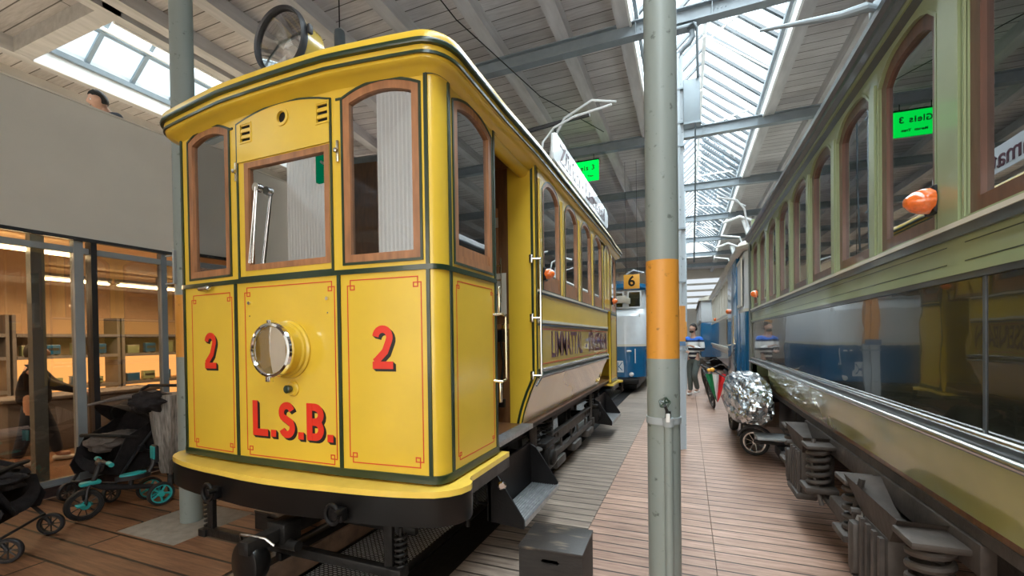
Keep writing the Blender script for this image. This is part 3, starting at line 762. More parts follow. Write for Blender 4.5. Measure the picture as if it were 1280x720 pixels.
def pinstripe(F, u0, u1, w0, w1, parent, d=.0, s=.006, c=.03):
    mb = MB(); q = c*.85
    for (cx, cy, sx, sy) in ((u0, w0, 1, 1), (u1, w0, -1, 1), (u1, w1, -1, -1), (u0, w1, 1, -1)):
        pts = [(0, c*2.2), (0, c), (c*1.5, c), (c*1.5, c*1.75), (c*.65, c*1.75), (c*.65, 0), (c*2.2, 0)]
        P = [(cx+sx*a, cy+sy*b) for a, b in pts]
        if sx*sy < 0: P = P[::-1]
        stroke(mb, F, P, s, d, d+.0015)
    for a, b in (((u0+2.1*c, w0), (u1-2.1*c, w0)), ((u1-2.1*c, w1), (u0+2.1*c, w1)), ((u0, w1-2.1*c), (u0, w0+2.1*c)), ((u1, w0+2.1*c), (u1, w1-2.1*c))): stroke(mb, F, [a, b], s, d, d+.0015)
    return obj('pinstripe', mb, 'redline', parent)
pinstripe(RF, .055, WR-.038, .825, 1.832, tr); pinstripe(CF, .077, .795, .80, 1.835, tr); pinstripe(LF, .075, WR-.045, .80, 1.815, tr)

def lettering(F, txt, u, w, h, cw, s, gap, parent, shadow=(.016, -.014)):
    mr = MB(); mk = MB(); x = u; nn_ = 0
    for ch in txt:
        wd = s if ch == '.' else cw
        for p in glyph(ch, wd, h, s):
            P = [(x+a, w+b) for a, b in p]
            nn_ += 1; e_ = .00025*(nn_ % 7)
            stroke(mr, F, P, s, .001, .004+e_)
            for j_, k in enumerate((1, .75, .5, .25)): stroke(mk, F, [(a+shadow[0]*k, b+shadow[1]*k) for a, b in P], s, .0004, .0012+e_*.5+.0004*j_)
        x += wd+gap
    o = obj('lettering', mr, 'red', parent); obj('letter_shade', mk, 'black_letter', o); return o
lettering(RF, '2', .213, 1.345, .235, .128, .040, 0, tr)
lettering(LF, '2', .215, 1.33, .235, .122, .038, 0, tr)
lettering(CF, 'L.S.B.', .130, .925, .215, .128, .042, .026, tr)

# small fittings on the front
for (F, u, w) in ((CF, WC+.012, 2.55), (CF, .03, 2.56)):
    mb = MB(); O, U, W, N = F
    mb.bbox(O+U*u+W*w+N*.008, (.018, .012, .12), b=.005); o = obj('latch', mb, 'brass', tr)
    mb = MB(); mb.bbox(O+U*u+W*w+N*.022, (.022, .022, .024), b=.006); obj('latch_knob', mb, 'steel', o)
O, U, W, N = LF
mb = MB(); mb.bbox(O+U*.22+W*1.851+N*.012, (.03,.03,.03), b=.008); mb.cyl(O+U*.22+W*1.851+N*.03, O+U*.32+W*1.851+N*.035, .014, seg=12); mb.ball(O+U*.32+W*1.851+N*.035, .017); obj('door_handle', mb, 'steel', tr)
O, U, W, N = CF
for u in (.12, .745):
    mb = MB(); mb.cyl(O+U*u+W*1.74, O+U*u+W*1.74+N*.012, .011, seg=10); mb.cyl(O+U*u+W*1.66, O+U*u+W*1.66+N*.004, .005, seg=8); obj('screw', mb, 'brass', tr)
mb = MB(); q = O+U*.235+W*2.43+N*.02; mb.cyl(q-N*.015, q+N*.02, .026, seg=20); mb.cyl(q+N*.015, O+U*.16+W*1.98+N*.03, .006, seg=8); mb.cyl(q+N*.018+U*.012, O+U*.185+W*1.98+N*.03, .004, seg=6)
obj('wiper', mb, 'chrome', tr)

# headlamp
HL = V((-2.195, YF, 1.452))
mb = MB(); mb.lathe([(0,.172),(.012,.172),(.02,.160),(.035,.158),(.04,.146),(.115,.142)], HL, (0,-1,0), seg=48, cap1=True); lamp = obj('headlamp', mb, 'yellow', tr)
mb = MB(); mb.lathe([(.10,.143),(.10,.155),(.118,.160),(.132,.154),(.136,.140),(.128,.134),(.11,.134)], HL, (0,-1,0), seg=48); mb.bbox(HL+V((0,-.12,.162)), (.03,.03,.02), b=.004); mb.bbox(HL+V((-.01,-.125,-.165)), (.035,.03,.03), b=.004); obj('rim', mb, 'chrome', lamp)
mb = MB(); mb.lathe([(.124,.132),(.128,.08),(.130,.001)], HL, (0,-1,0), seg=40); obj('lens', mb, 'lens', lamp)
mb = MB(); mb.lathe([(.118,.132),(.09,.12),(.06,.09),(.045,.04),(.042,.001)], HL, (0,-1,0), seg=40); obj('reflector', mb, 'chrome', lamp)
mb = MB(); mb.cyl(HL+V((0,-.045,0)), HL+V((0,-.10,0)), .022, seg=12); obj('bulb', mb, 'white_cloth', lamp)
mb = MB(); q = V((-2.165, YF, 1.222)); mb.lathe([(0,.046),(.008,.046),(.012,.040),(.02,.036)], q, (0,-1,0), seg=24, cap1=True); k_ = obj('socket', mb, 'yellow', tr)
mb = MB(); mb.lathe([(.02,.018),(.035,.024),(.05,.024),(.055,.018)], q, (0,-1,0), seg=16, cap1=True); obj('plug', mb, 'dgreen', k_)

# platform sides, saloon sides
XS = -1.12
def side(s, detail):
    """s=+1 right side, -1 left side"""
    X = lambda d: XC+s*d
    F = frame_of((X(HW), 0, 0), (0,1,0), (0,0,1)) if s > 0 else (V((X(HW), 0, 0)), V((0,1,0)), V((0,0,1)), V((-1,0,0)))
    FS = (V((X(XS-XC), 0, 0)), V((0,1,0)), V((0,0,1)), V((s,0,0)))
    dw = HW+.0
    for fl in (False, True):
        g = (lambda y: y) if not fl else mir
        ya, yb = sorted((g(2.065), g(2.66))); wa, wb = sorted((g(2.115), g(2.605)))
        lp = arch_loop(wa, wb, 1.925, 2.80, .06)
        mb = MB(); mb.plate(F, rect(ya, yb, .745, 2.93), [lp], -.035, 0); obj('platform_side', mb, 'yellow', tr)
        window(F, lp, tr, sash=.10, wood='wood')
        if detail: pinstripe(F, ya+.06, yb-.05, .83, 1.82, tr, c=.022, s=.005)
        mb = MB(); mb.plate(F, rect(min(g(2.052), g(2.075)), max(g(2.052), g(2.075)), .787, 2.9), [], 0, .008); obj('lining_strip', mb, 'dgreen', tr)
        mb = MB(); mb.plate(F, rect(min(g(2.635), g(2.66)), max(g(2.635), g(2.66)), .75, 2.88), [], 0, .006); obj('lining_strip', mb, 'dgreen', tr)
        # lintel over the entrance
        y0, y1 = sorted((g(2.66), g(3.36)))
        mb = MB(); mb.box(X(HW)-.03 if s > 0 else X(HW), X(HW) if s > 0 else X(HW)+.03, y0, y1, 2.86, 2.95); mb.cyl((X(HW-.06), y0, 2.86), (X(HW-.06), y1, 2.86), .055, seg=18); obj('lintel', mb, 'yellow', tr)
        mb = MB(); mb.plate(F, rect(y0, y1, 2.865, 2.885), [], 0, .006); obj('lining_strip', mb, 'dgreen', tr)
        # corner post / bulkhead wing of the saloon
        yb_ = g(3.35); e = .0
        prof = [(XS-XC, 2.93), (XS-XC, 1.22), (XS-XC-.008, 1.18), (XS-XC-.030, 1.13), (XS-XC-.062, 1.06), (XS-XC-.092, .98), (XS-XC-.118, .90), (XS-XC-.138, .82), (XS-XC-.150, .745)]
        poly = [(XC+s*a, b) for a, b in prof]+[(XC+s*(XS-XC-.25), .745), (XC+s*(XS-XC-.25), 2.93)]
        if s > 0: poly = poly[::-1]
        Fb = frame_of((0, yb_, 0), (1,0,0), (0,0,1))
        mb = MB(); mb.plate(Fb, poly, [], -.04, 0); obj('corner_wing', mb, 'yellow', tr)
        # dark lining following the wing outline
        mb = MB(); pth = [(XC+s*(a-.012), b) for a, b in prof]; dd = (.0, .006) if not fl else (-.046, -.04)
        pth = [(XC+s*(a-.040), b) for a, b in prof]; stroke(mb, Fb, pth, .020, *dd); obj('lining_strip', mb, 'dgreen', tr); mb = MB(); stroke(mb, Fb, [(XC+s*(a-.006), b) for a, b in prof], .010, *dd); obj('lining_strip', mb, 'dgreen', tr)
        mb = MB(); pth = [(XC+s*(a-.045), b) for a, b in prof if b < 1.25]
    # saloon wall between y 3.35 and mir(3.35)
    ya, yb = 3.352, mir(3.352)
    wins = [(3.50+.716*k, 4.02+.716*k) for k in range(5)]
    holes = [arch_loop(a, b, 1.905, 2.74, .11, corner=2.6) for a, b in wins]
    mb = MB(); mb.plate(FS, rect(ya, yb, 1.60, 1.88), [], -.035, 0); mb.plate(FS, rect(ya, yb, 1.88, 2.93), holes, -.035, 0); obj('saloon_side', mb, 'yellow', tr)
    for lp in holes:
        window(FS, lp, tr, fw=.030, out=.010, sash=.13, wood='wood')
    for a in [3.43]+[b+.098 for a, b in wins]:
        mb = MB(); mb.plate(FS, rect(a-.025, a+.025, 1.90, 2.80), [], 0, .012); obj('pilaster', mb, 'ochre', tr)
    mb = MB(); mb.plate(FS, rect(ya, yb, 1.22, 1.60), [], -.035, -.002); pnl = obj('name_panel', mb, 'ochre', tr)
    mb = MB(); mb.plate(FS, rect(ya, yb, 1.875, 1.893), [], 0, .016); obj('sill_rail', mb, 'cream', tr)
    mb = MB(); mb.plate(FS, rect(ya, yb, 1.86, 1.875), [], 0, .010); obj('sill_under_rail', mb, 'dgreen', tr)  # dark green strip just below the cream sill rail
    mb = MB(); mb.plate(FS, rect(ya, yb, 1.625, 1.648), [], 0, .012); obj('moulding', mb, 'cream', tr)
    mb = MB(); mb.plate(FS, rect(ya, yb, 1.600, 1.618), [], 0, .008); obj('moulding', mb, 'gutter', tr)
    mb = MB(); mb.cyl((X(XS-XC+.012), ya, 1.235), (X(XS-XC+.012), yb, 1.235), .016, seg=10); mb.cyl((X(XS-XC+.016), ya, 1.185), (X(XS-XC+.016), yb, 1.185), .012, seg=10); obj('guard_rail', mb, 'steel', tr)
    mb = MB(); mb.plate(FS, rect(ya, yb, 1.175, 1.25), [], -.03, .008); obj('guard_backing', mb, 'dgreen', tr)
    # curved lower panel
    pr = [(XS-XC-.006, 1.18), (XS-XC-.028, 1.13), (XS-XC-.060, 1.06), (XS-XC-.090, .98), (XS-XC-.116, .90), (XS-XC-.136, .82), (XS-XC-.146, .775)]
    mb = MB(); mb.loft([[V((X(a), y, b)) for a, b in pr] for y in (ya, yb)]); mb.loft([[V((X(a-.02), y, b)) for a, b in pr] for y in (ya, yb)]); obj('lower_panel', mb, 'ochre', tr)
    mb = MB(); mb.box(min(X(XS-XC-.17), X(XS-XC-.115)), max(X(XS-XC-.17), X(XS-XC-.115)), 2.66, mir(2.66), .735, .778); obj('sill_beam', mb, 'iron_grey', tr)
    if detail:
        mb = MB()
        for w in (1.575, 1.285): stroke(mb, FS, [(ya+.08, w), (yb-.08, w)], .006, -.001, .001)
        for u in (ya+.08, yb-.08): stroke(mb, FS, [(u, 1.285), (u, 1.575)], .006, -.001, .001)
        obj('pinstripe', mb, 'redline', pnl)
        for txt, yc, wd in (('LIMMATTAL', 4.33, 1.22), ('-', 5.16, .1), ('STRASSENBAHN', 5.92, 1.25)):
            tm = text_mb(txt, .33, (V((X(XS-XC), yc, 1.43)), V((0,1,0)), V((0,0,1)), V((1,0,0))), .003, bold=.003)
            ys = [v[1] for v in tm.v]; k = wd/(max(ys)-min(ys)) if len(txt) > 1 else 1
            tm.v = [(v[0]-.001, yc+(v[1]-yc)*k, v[2]) for v in tm.v]
            obj('lettering', tm, 'purple', pnl)
side(1, True); side(-1, False)

# bulkheads across, floor, inner lining, ceiling
for fl in (False, True):
    g = (lambda y: y) if not fl else mir
    Fb = frame_of((0, g(3.36), 0), (1,0,0), (0,0,1))
    mb = MB(); hs = [rect(-3.02, -2.62, 1.75, 2.55), rect(-2.5, -1.95, 1.0, 2.6), rect(-1.82, -1.48, 1.75, 2.55)]
    mb.plate(Fb, rect(-3.07, -1.37, .8, 2.93), hs, -.03, 0); bk = obj('bulkhead', mb, 'wood_dark', tr)
    mb = MB(); mb.plate(Fb, hs[0], [], -.02, -.015); mb.plate(Fb, hs[2], [], -.02, -.015); obj('pane', mb, 'pane', bk)
    mb = MB(); ring(mb, Fb, rect(-1.84, -1.46, 1.72, 2.58), .03, .001, .02); ring(mb, Fb, rect(-2.52, -1.93, .82, 2.63), .04, .001, .02); ring(mb, Fb, rect(-3.04, -2.60, 1.72, 2.58), .03, .001, .02); mb.plate(Fb, rect(-1.9,-1.37,1.58,1.62), [], 0, .02); obj('door_frame', mb, 'wood', bk)
    if not fl:
        mb = MB()
        for z in (1.86, 1.98, 2.10): mb.cyl((-1.82, 3.31, z), (-1.42, 3.31, z), .006, seg=8)
        for x in (-1.82, -1.42): mb.cyl((x, 3.31, 1.80), (x, 3.31, 2.16), .004, seg=6)
        obj('window_bars', mb, 'brass', bk)
        mb = MB(); mb.plate(Fb, rect(-1.50, -1.385, 1.70, 2.04), [], .021, .023); obj('notice', mb, 'cream', bk); mb = MB(); mb.plate(Fb, rect(-1.52,-1.45,2.42,2.5), [], .021, .024); obj('notice', mb, 'cream', bk)
        mb = MB(); mb.bbox(V((-1.42, 3.30, 1.52)), (.05,.05,.10), b=.006); mb.tube([(-1.42,3.29,1.48),(-1.40,3.29,1.30),(-1.42,3.29,1.15),(-1.42,3.29,.98)], .012, seg=8); mb.bbox(V((-1.42,3.30,.97)), (.05,.04,.07), b=.006); obj('conduit', mb, 'black', bk)
        mb = MB(); mb.bbox(V((-1.40, 3.31, 1.60)), (.03,.05,.05), b=.008); obj('bell', mb, 'chrome', bk)
mb = MB(); mb.box(XC-1.0, XC+1.0, 2.0, YR-.08, .78, .80); mb.box(XC-.95, XC+.95, 2.0, YR-.1, .73, .78); obj('platform_floor', mb, 'wood_dark', tr)
mb = MB(); mb.box(-1.27, -1.17, 2.67, 3.34, .775, .805)
for k in range(7): mb.box(-1.262+k*.014, -1.256+k*.014, 2.67, 3.34, .805, .81)
obj('threshold', mb, 'alu', tr)
mb = MB(); mb.box(XC-1.0, XC+1.0, 2.05, YR-.13, 2.90, 2.92); obj('headlining', mb, 'wood_dark', tr)
for s in (-1, 1):
    mb = MB(); mb.box(XC+s*.80-.2, XC+s*.80+.2, 3.45, 6.5, 1.20, 1.26); mb.box(XC+s*.98-.02, XC+s*.98+.02, 3.45, 6.5, 1.26, 1.75); mb.box(XC+s*.62-.02, XC+s*.62+.02, 3.45, 6.5, .80, 1.20); obj('bench', mb, 'wood', tr)
for F, us in ((RF, (.0, .035)), (LF, (WR-.035, WR))):
    mb = MB(); stroke(mb, F, [(us[0], 2.838), (us[1], 2.838)], .012, 0, .006); obj('lining_strip', mb, 'dgreen', tr)
band('lining_strip', arcR, 2.868, 2.885, -.002, .008, 'dgreen')
# driver's controller, hand brake and pole seen through the front windows
mb = MB(); mb.lathe([(0,.14),(.02,.14),(.05,.12),(.85,.12),(.9,.14),(.94,.13),(.95,.02)], (-2.42, 2.22, .80), (0,0,1), seg=24, cap1=True); ct = obj('controller', mb, 'plastic_dark', tr)
mb = MB(); mb.cyl((-2.42,2.22,1.75),(-2.42,2.22,1.80),.02); mb.tube([(-2.5,2.22,1.80),(-2.42,2.22,1.805),(-2.28,2.22,1.80)], .012); mb.ball((-2.28,2.22,1.83), .025); obj('controller_handle', mb, 'brass', ct)
mb = MB(); mb.cyl((-2.0,2.25,.8),(-2.0,2.25,1.95),.016); mb.tube([(-2.0,2.25,1.95),(-1.93,2.22,1.97),(-1.90,2.21,2.05)], .011); obj('brake_column', mb, 'brass', tr)
mb = MB(); mb.cyl((-2.95,2.45,.8),(-2.95,2.45,2.9),.013,seg=10); mb.cyl((-2.75,3.1,.8),(-2.75,3.1,2.9),.013,seg=10); obj('stanchion', mb, 'brass', tr)
mb = MB(); mb.bbox(V((-1.62,3.27,2.2)), (.22,.1,.35), b=.02); mb.bbox(V((-2.82,3.28,2.25)), (.3,.12,.3), b=.02); obj('switch_box', mb, 'plastic_dark', tr)

# cornice and roof
full = [(XRt, 2.66)]+arcR+[B_, C_]+arcL+[(XLt, 2.66), (XLt-.02, 3.3), (XLt-.02, mir(3.3)), (XLt, mir(2.66))]+rear(arcL[::-1])+[(D_[0], mir(D_[1])), (C_[0], YR), (B_[0], YR), (A_[0], mir(A_[1]))]+rear(arcR[::-1])+[(XRt, mir(2.66)), (XRt+.02, mir(3.3)), (XRt+.02, 3.3)]
clean = []
for p in full:
    if not clean or math.dist(p, clean[-1]) > .004: clean.append(p)
full = clean
# densify the long front edge so the roof arch is smooth
dense = []
for i, p in enumerate(full):
    q = full[(i+1) % len(full)]; n_ = max(1, int(math.dist(p, q)/.12))
    for k in range(n_): dense.append((p[0]+(q[0]-p[0])*k/n_, p[1]+(q[1]-p[1])*k/n_))
full = dense
def off_closed(path, d):
    n = len(path); out = []
    for i in range(n):
        a, b, c = V(path[i-1]), V(path[i]), V(path[(i+1) % n]); d1 = (b-a).normalized(); d2 = (c-b).normalized(); t = (d1+d2).normalized(); k = max(.6, t.dot(d1))
        nn = V((t.y, -t.x))
        out.append(b+nn*(d/k))
    return [(p.x, p.y) for p in out]
ccw = sum(full[i-1][0]*full[i][1]-full[i][0]*full[i-1][1] for i in range(len(full))) > 0
def ring_rows(prof, path=full):
    rows = []
    for d, z in prof:
        pp = off_closed(path, d if ccw else -d)
        rows.append([V((x, y, z+.045*(1-min(1, abs(x-XC)/1.14)**2)-.012)) for x, y in pp])
    return rows
def cornice(name, prof, m, parent=tr):
    mb = MB(); mb.loft(ring_rows(prof), closed=True); return obj(name, mb, m, parent, sharp=40)
cornice('cornice', [(-.02,2.855),(.002,2.868),(.02,2.885),(.05,2.898),(.070,2.904),(.078,2.912),(.078,2.924),(.085,2.928),(.087,2.945),(.087,2.972),(.097,2.975),(.097,2.998),(.096,3.028),(.088,3.040),(.05,3.05)], 'yellow')
cornice('cornice_lining', [(.078,2.926),(.092,2.926),(.092,2.941),(.078,2.941)], 'dgreen')
cornice('cornice_lining', [(.085,2.969),(.106,2.971),(.110,2.981),(.106,2.996),(.085,2.998)], 'dgreen')
mb = MB(); rows = ring_rows([(.06,3.046)])
base = ring_rows([(0,3.0)])[0]
for k, (sc_, dz) in enumerate(((.94,3.055),(.8,3.09),(.6,3.13),(.35,3.155),(.02,3.16))):
    rows.append([V((XC+(p.x-XC)*sc_, 5+(p.y-5)*(sc_ if sc_ > .5 else sc_)*1.0, dz+.045*(1-min(1, abs(XC+(p.x-XC)*sc_-XC)/1.14)**2)-.012)) for p in base])
mb.loft(rows, closed=True); obj('roof', mb, 'roofgrey', tr)

# roof headlight
RL = V((-2.205, 2.20, 3.262))
mb = MB(); mb.lathe([(.10,.10),(.115,.160),(.13,.172),(.27,.180),(.28,.183)], RL, (0,-1,0), seg=48, cap0=True); mb.box(-2.32,-2.09,1.95,2.08,3.02,3.12); rl = obj('roof_headlight', mb, 'ochre', tr)
mb = MB(); mb.lathe([(.27,.180),(.27,.190),(.285,.197),(.31,.195),(.318,.189),(.31,.179),(.28,.178)], RL, (0,-1,0), seg=56); mb.bbox(RL+V((.205,-.27,.03)), (.02,.03,.05), b=.004); obj('rim', mb, 'plastic_dark', rl)
mb = MB(); mb.lathe([(.295,.178),(.305,.11),(.308,.001)], RL, (0,-1,0), seg=48); obj('lens', mb, 'lens', rl)
mb = MB(); mb.lathe([(.285,.176),(.24,.165),(.17,.13),(.14,.06),(.135,.001)], RL, (0,-1,0), seg=48); obj('reflector', mb, 'chrome', rl)
mb = MB(); mb.ball(RL+V((0,-.20,0)), .028); mb.cyl(RL+V((0,-.135,0)), RL+V((0,-.19,0)), .015, seg=10); obj('bulb', mb, 'cream', rl)

# roof name board and the rods of the current collector
mb = MB(); Fs = (V((-1.165, 0, 0)), V((0,1,0)), V((0,0,1)), V((1,0,0)))
mb.plate(Fs, [(4.02,3.20),(6.95,3.20),(7.05,3.25),(7.05,3.42),(6.95,3.48),(4.12,3.48),(4.02,3.44),(4.0,3.34)], [], -.02, 0); sb = obj('name_board', mb, 'white_tram', tr); sb['label'] = 'long white board with dark lettering on the roof edge'
mb = MB()
for y in (4.2, 5.5, 6.8): mb.cyl((-1.19, y, 3.02), (-1.19, y, 3.3), .012, seg=8)
obj('board_bracket', mb, 'iron', sb)
tm = text_mb('Zürich - Limmattal', .27, (V((-1.163, 5.5, 3.335)), V((0,1,0)), V((0,0,1)), V((1,0,0))), .003, bold=.004)
ys = [v[1] for v in tm.v]; k = 2.5/(max(ys)-min(ys)); tm.v = [(v[0], 5.5+(v[1]-5.5)*k, v[2]) for v in tm.v]; obj('lettering', tm, 'purple', sb)
mb = MB(); mb.tube([(-1.75,5.6,3.2),(-1.55,5.3,3.95),(-1.35,5.15,4.13),(-1.0,5.05,4.22),(-.72,5.0,4.12)], [.022,.018,.016,.014,.012]); mb.tube([(-1.62,5.0,3.55),(-1.58,5.0,3.82),(-1.44,5.0,3.97),(-1.2,5.0,4.05),(-.77,5.0,4.10)], .014, seg=8); o = obj('collector_horn', mb, 'white_tram', tr); o['label'] = 'curved white horn of the current collector'
mb = MB(); mb.tube([(-1.95,5.2,4.08),(-1.40,5.2,4.12),(-1.06,5.2,4.14)], .026, seg=8); mb.tube([(-2.2,5.6,3.2),(-1.95,5.2,4.08)], .02, seg=8); mb.tube([(-1.3,5.6,3.2),(-1.5,5.2,4.1)], .014, seg=8); obj('collector_bar', mb, 'plastic_dark', tr)

# handrails and indicators
mb = MB(); x = -1.125
mb.tube([(x-.05,2.60,1.655),(x,2.62,1.66),(x,2.67,1.655),(x+.005,2.685,1.64),(x+.005,2.685,1.24),(x,2.67,1.225),(x,2.62,1.22),(x-.05,2.60,1.225)], .0095, seg=10)
mb.bbox(V((x-.02,2.64,1.75)), (.012,.03,.18), b=.004); mb.bbox(V((x-.02,2.64,1.15)), (.012,.03,.14), b=.004); obj('entrance_handrail', mb, 'brass', tr)
mb = MB(); x = -1.085
mb.tube([(x,3.33,2.14),(x,3.325,2.12),(x,3.325,1.66),(x,3.325,1.20),(x-.005,3.30,1.175),(x-.03,3.27,1.12)], .010, seg=10)
for z in (2.13, 1.66, 1.20): mb.cyl((x,3.325,z), (x-.07,3.30,z), .009, seg=8); mb.bbox(V((x-.07,3.30,z)), (.03,.02,.07), b=.006)
obj('saloon_handrail', mb, 'steel', tr)
for y, z in ((3.50, 2.03), (6.98, 2.06)):
    mb = MB(); mb.bbox(V((-1.10,y,z)), (.03,.09,.11), b=.01); o = obj('indicator', mb, 'black', tr)
    mb = MB(); mb.lathe([(0,.045),(.03,.043),(.06,.03),(.075,.01)], (-1.09,y,z), (1,-.2,0), seg=16, cap1=True); obj('lens', mb, 'orange_ind', o)

# fender deck, buffer beam
half = [(0,1.748),(.2,1.756),(.39,1.775),(.56,1.79),(.69,1.805),(.83,1.828),(.944,1.857),(1.03,1.885),(1.09,1.93),(1.13,1.985),(1.147,2.055),(1.135,2.10),(1.105,2.13),(1.088,2.17),(1.088,2.22)]
for fl in (False, True):
    g = (lambda y: y) if not fl else mir
    o_ = [(XC-a, g(b)) for a, b in reversed(half)]+[(XC+a, g(b)) for a, b in half[1:]]
    poly = [(XC-1.088, g(2.74))]+o_+[(XC+1.088, g(2.74))]
    Fz = (V((0,0,.70)), V((1,0,0)), V((0,1,0)), V((0,0,1)))
    mb = MB(); mb.plate(Fz, poly if not fl else poly[::-1], [], 0, .032); obj('fender_deck', mb, 'yellow_deck', tr)
    hb = [(a, b) for a, b in half[:12]]
    o2 = [(XC-a*.999, g(b+.004)) for a, b in reversed(hb)]+[(XC+a*.999, g(b+.004)) for a, b in hb[1:]]
    inn = [(XC+(x-XC)*.985, y+(.03 if not fl else -.03)) for x, y in o2]
    mb = MB(); mb.loft([[V((x,y,.70)) for x,y in o2],[V((x,y,.56)) for x,y in o2],[V((x+(XC-x)*.004,y,.548)) for x,y in o2],[V((x,y,.548)) for x,y in inn],[V((x,y,.70)) for x,y in inn]])
    mb.plate((V((0,0,.60)), V((1,0,0)), V((0,1,0)), V((0,0,1))), inn if not fl else inn[::-1], [], 0, .02)
    obj('buffer_beam', mb, 'black_gloss', tr)
    for s in (-1, 1):
        mb = MB(); xa = XC+s*1.088; mb.box(min(xa, xa-s*.03), max(xa, xa-s*.03), min(g(2.17), g(2.74)), max(g(2.17), g(2.74)), .63, .70); obj('step_channel', mb, 'iron_grey', tr)
# hooks on the buffer, lifeguard frame, coupling
for x in (-2.67, -1.71):
    mb = MB(); mb.tube([(x+.042*math.cos(t*PI/8), 1.735+.0, .605+.05*math.sin(t*PI/8)) for t in range(16)], .011, closed=True); mb.bbox(V((x+.02,1.76,.60)), (.08,.05,.07), b=.01); mb.cyl((x+.05,1.74,.62),(x+.05,1.70,.62),.018,seg=10); obj('buffer_hook', mb, 'black', tr)
for x in (-2.90, -1.49):
    mb = MB(); mb.bbox(V((x, 1.91, .44)), (.055,.03,.34), b=.005); mb.bbox(V((x,1.91,.59)), (.12,.10,.03), b=.005); obj('guard_hanger', mb, 'iron', tr)
    sx = x-.05 if x < -2.2 else x+.06
    mb = MB(); mb.coil((sx,1.93,.28), .028, .18, 6, .009); mb.cyl((sx,1.93,.24),(sx,1.93,.50),.012,seg=8); obj('spring', mb, 'iron', tr)
mb = MB(); mb.bbox(V((-2.20,1.91,.265)), (1.52,.05,.055), b=.008); mb.bbox(V((-2.95,1.91,.26)), (.07,.08,.05), b=.008); mb.bbox(V((-1.44,1.91,.27)), (.09,.08,.06), b=.008); obj('lifeguard_bar', mb, 'iron', tr)
mb = MB(); mb.bbox(V((-2.27,2.25,.22)), (.05,.75,.05), b=.008); mb.bbox(V((-1.95,2.4,.25)), (.6,.04,.05), b=.008); obj('lifeguard_brace', mb, 'iron', tr)
mb = MB(); mb.bbox(V((-2.16,2.05,.42)), (.075,.95,.075), b=.012); mb.bbox(V((-2.16,1.83,.42)), (.14,.12,.12), b=.015); mb.cyl((-2.30,1.8,.36),(-2.02,1.8,.36),.03,seg=14); obj('drawbar', mb, 'iron', tr)
mb = MB(); mb.lathe([(-.10,.05),(-.07,.09),(-.03,.118),(0,.125),(.02,.12),(.03,.10),(.035,.03),(.036,.001)], (-2.20,1.63,.31), (-.15,-1,.05), seg=36); cp = obj('coupling_head', mb, 'black_gloss', tr)
mb = MB(); mb.tube([(-2.28,1.66,.42),(-2.26,1.64,.455),(-2.20,1.64,.46),(-2.10,1.66,.45),(-2.06,1.68,.41)], .008); mb.cyl((-2.17,1.66,.36),(-2.15,1.62,.44),.012); obj('coupling_handle', mb, 'steel', cp)

# folding steps
def step(yc, flip):
    sgn = -1 if flip else 1; y0, y1 = yc-.42, yc+.42
    mb = MB(); mb.box(-1.29,-1.27,y0,y1,.24,.60); 
    for y in (y0, y1-.015):
        F = (V((0, y, 0)), V((1,0,0)), V((0,0,1)), V((0,-1,0)))
        mb.plate(F, [(-1.30,.24),(-1.03,.22),(-1.03,.28),(-1.22,.56),(-1.30,.60)], [], -.015, 0)
    o = obj('step_bracket', mb, 'black', tr)
    mb = MB(); mb.bbox(V((-1.145,yc,.245)), (.235,.80,.025), b=.005)
    for k in range(11): mb.box(-1.255+k*.021, -1.246+k*.021, y0+.03, y1-.03, .257, .265)
    mb.box(-1.03,-1.022,y0+.02,y1-.02,.232,.27); obj('tread', mb, 'alu', o)
    if not flip:
        mb = MB(); mb.lathe([(0,.03),(.02,.03),(.03,.02)], (-1.19, y0+.005, .50), (.5,-1,.1), seg=18, cap1=True); obj('marker', mb, 'chrome', o)
        mb = MB(); mb.tube([(-1.33,y0-.1,.70),(-1.33,y0-.1,.40),(-1.30,y0,.36)], .012); mb.cyl((-1.32,y0-.25,.66),(-1.32,y0-.25,.3),.014); obj('step_rod', mb, 'iron', o)
step(3.15, False); step(mir(3.15), True)

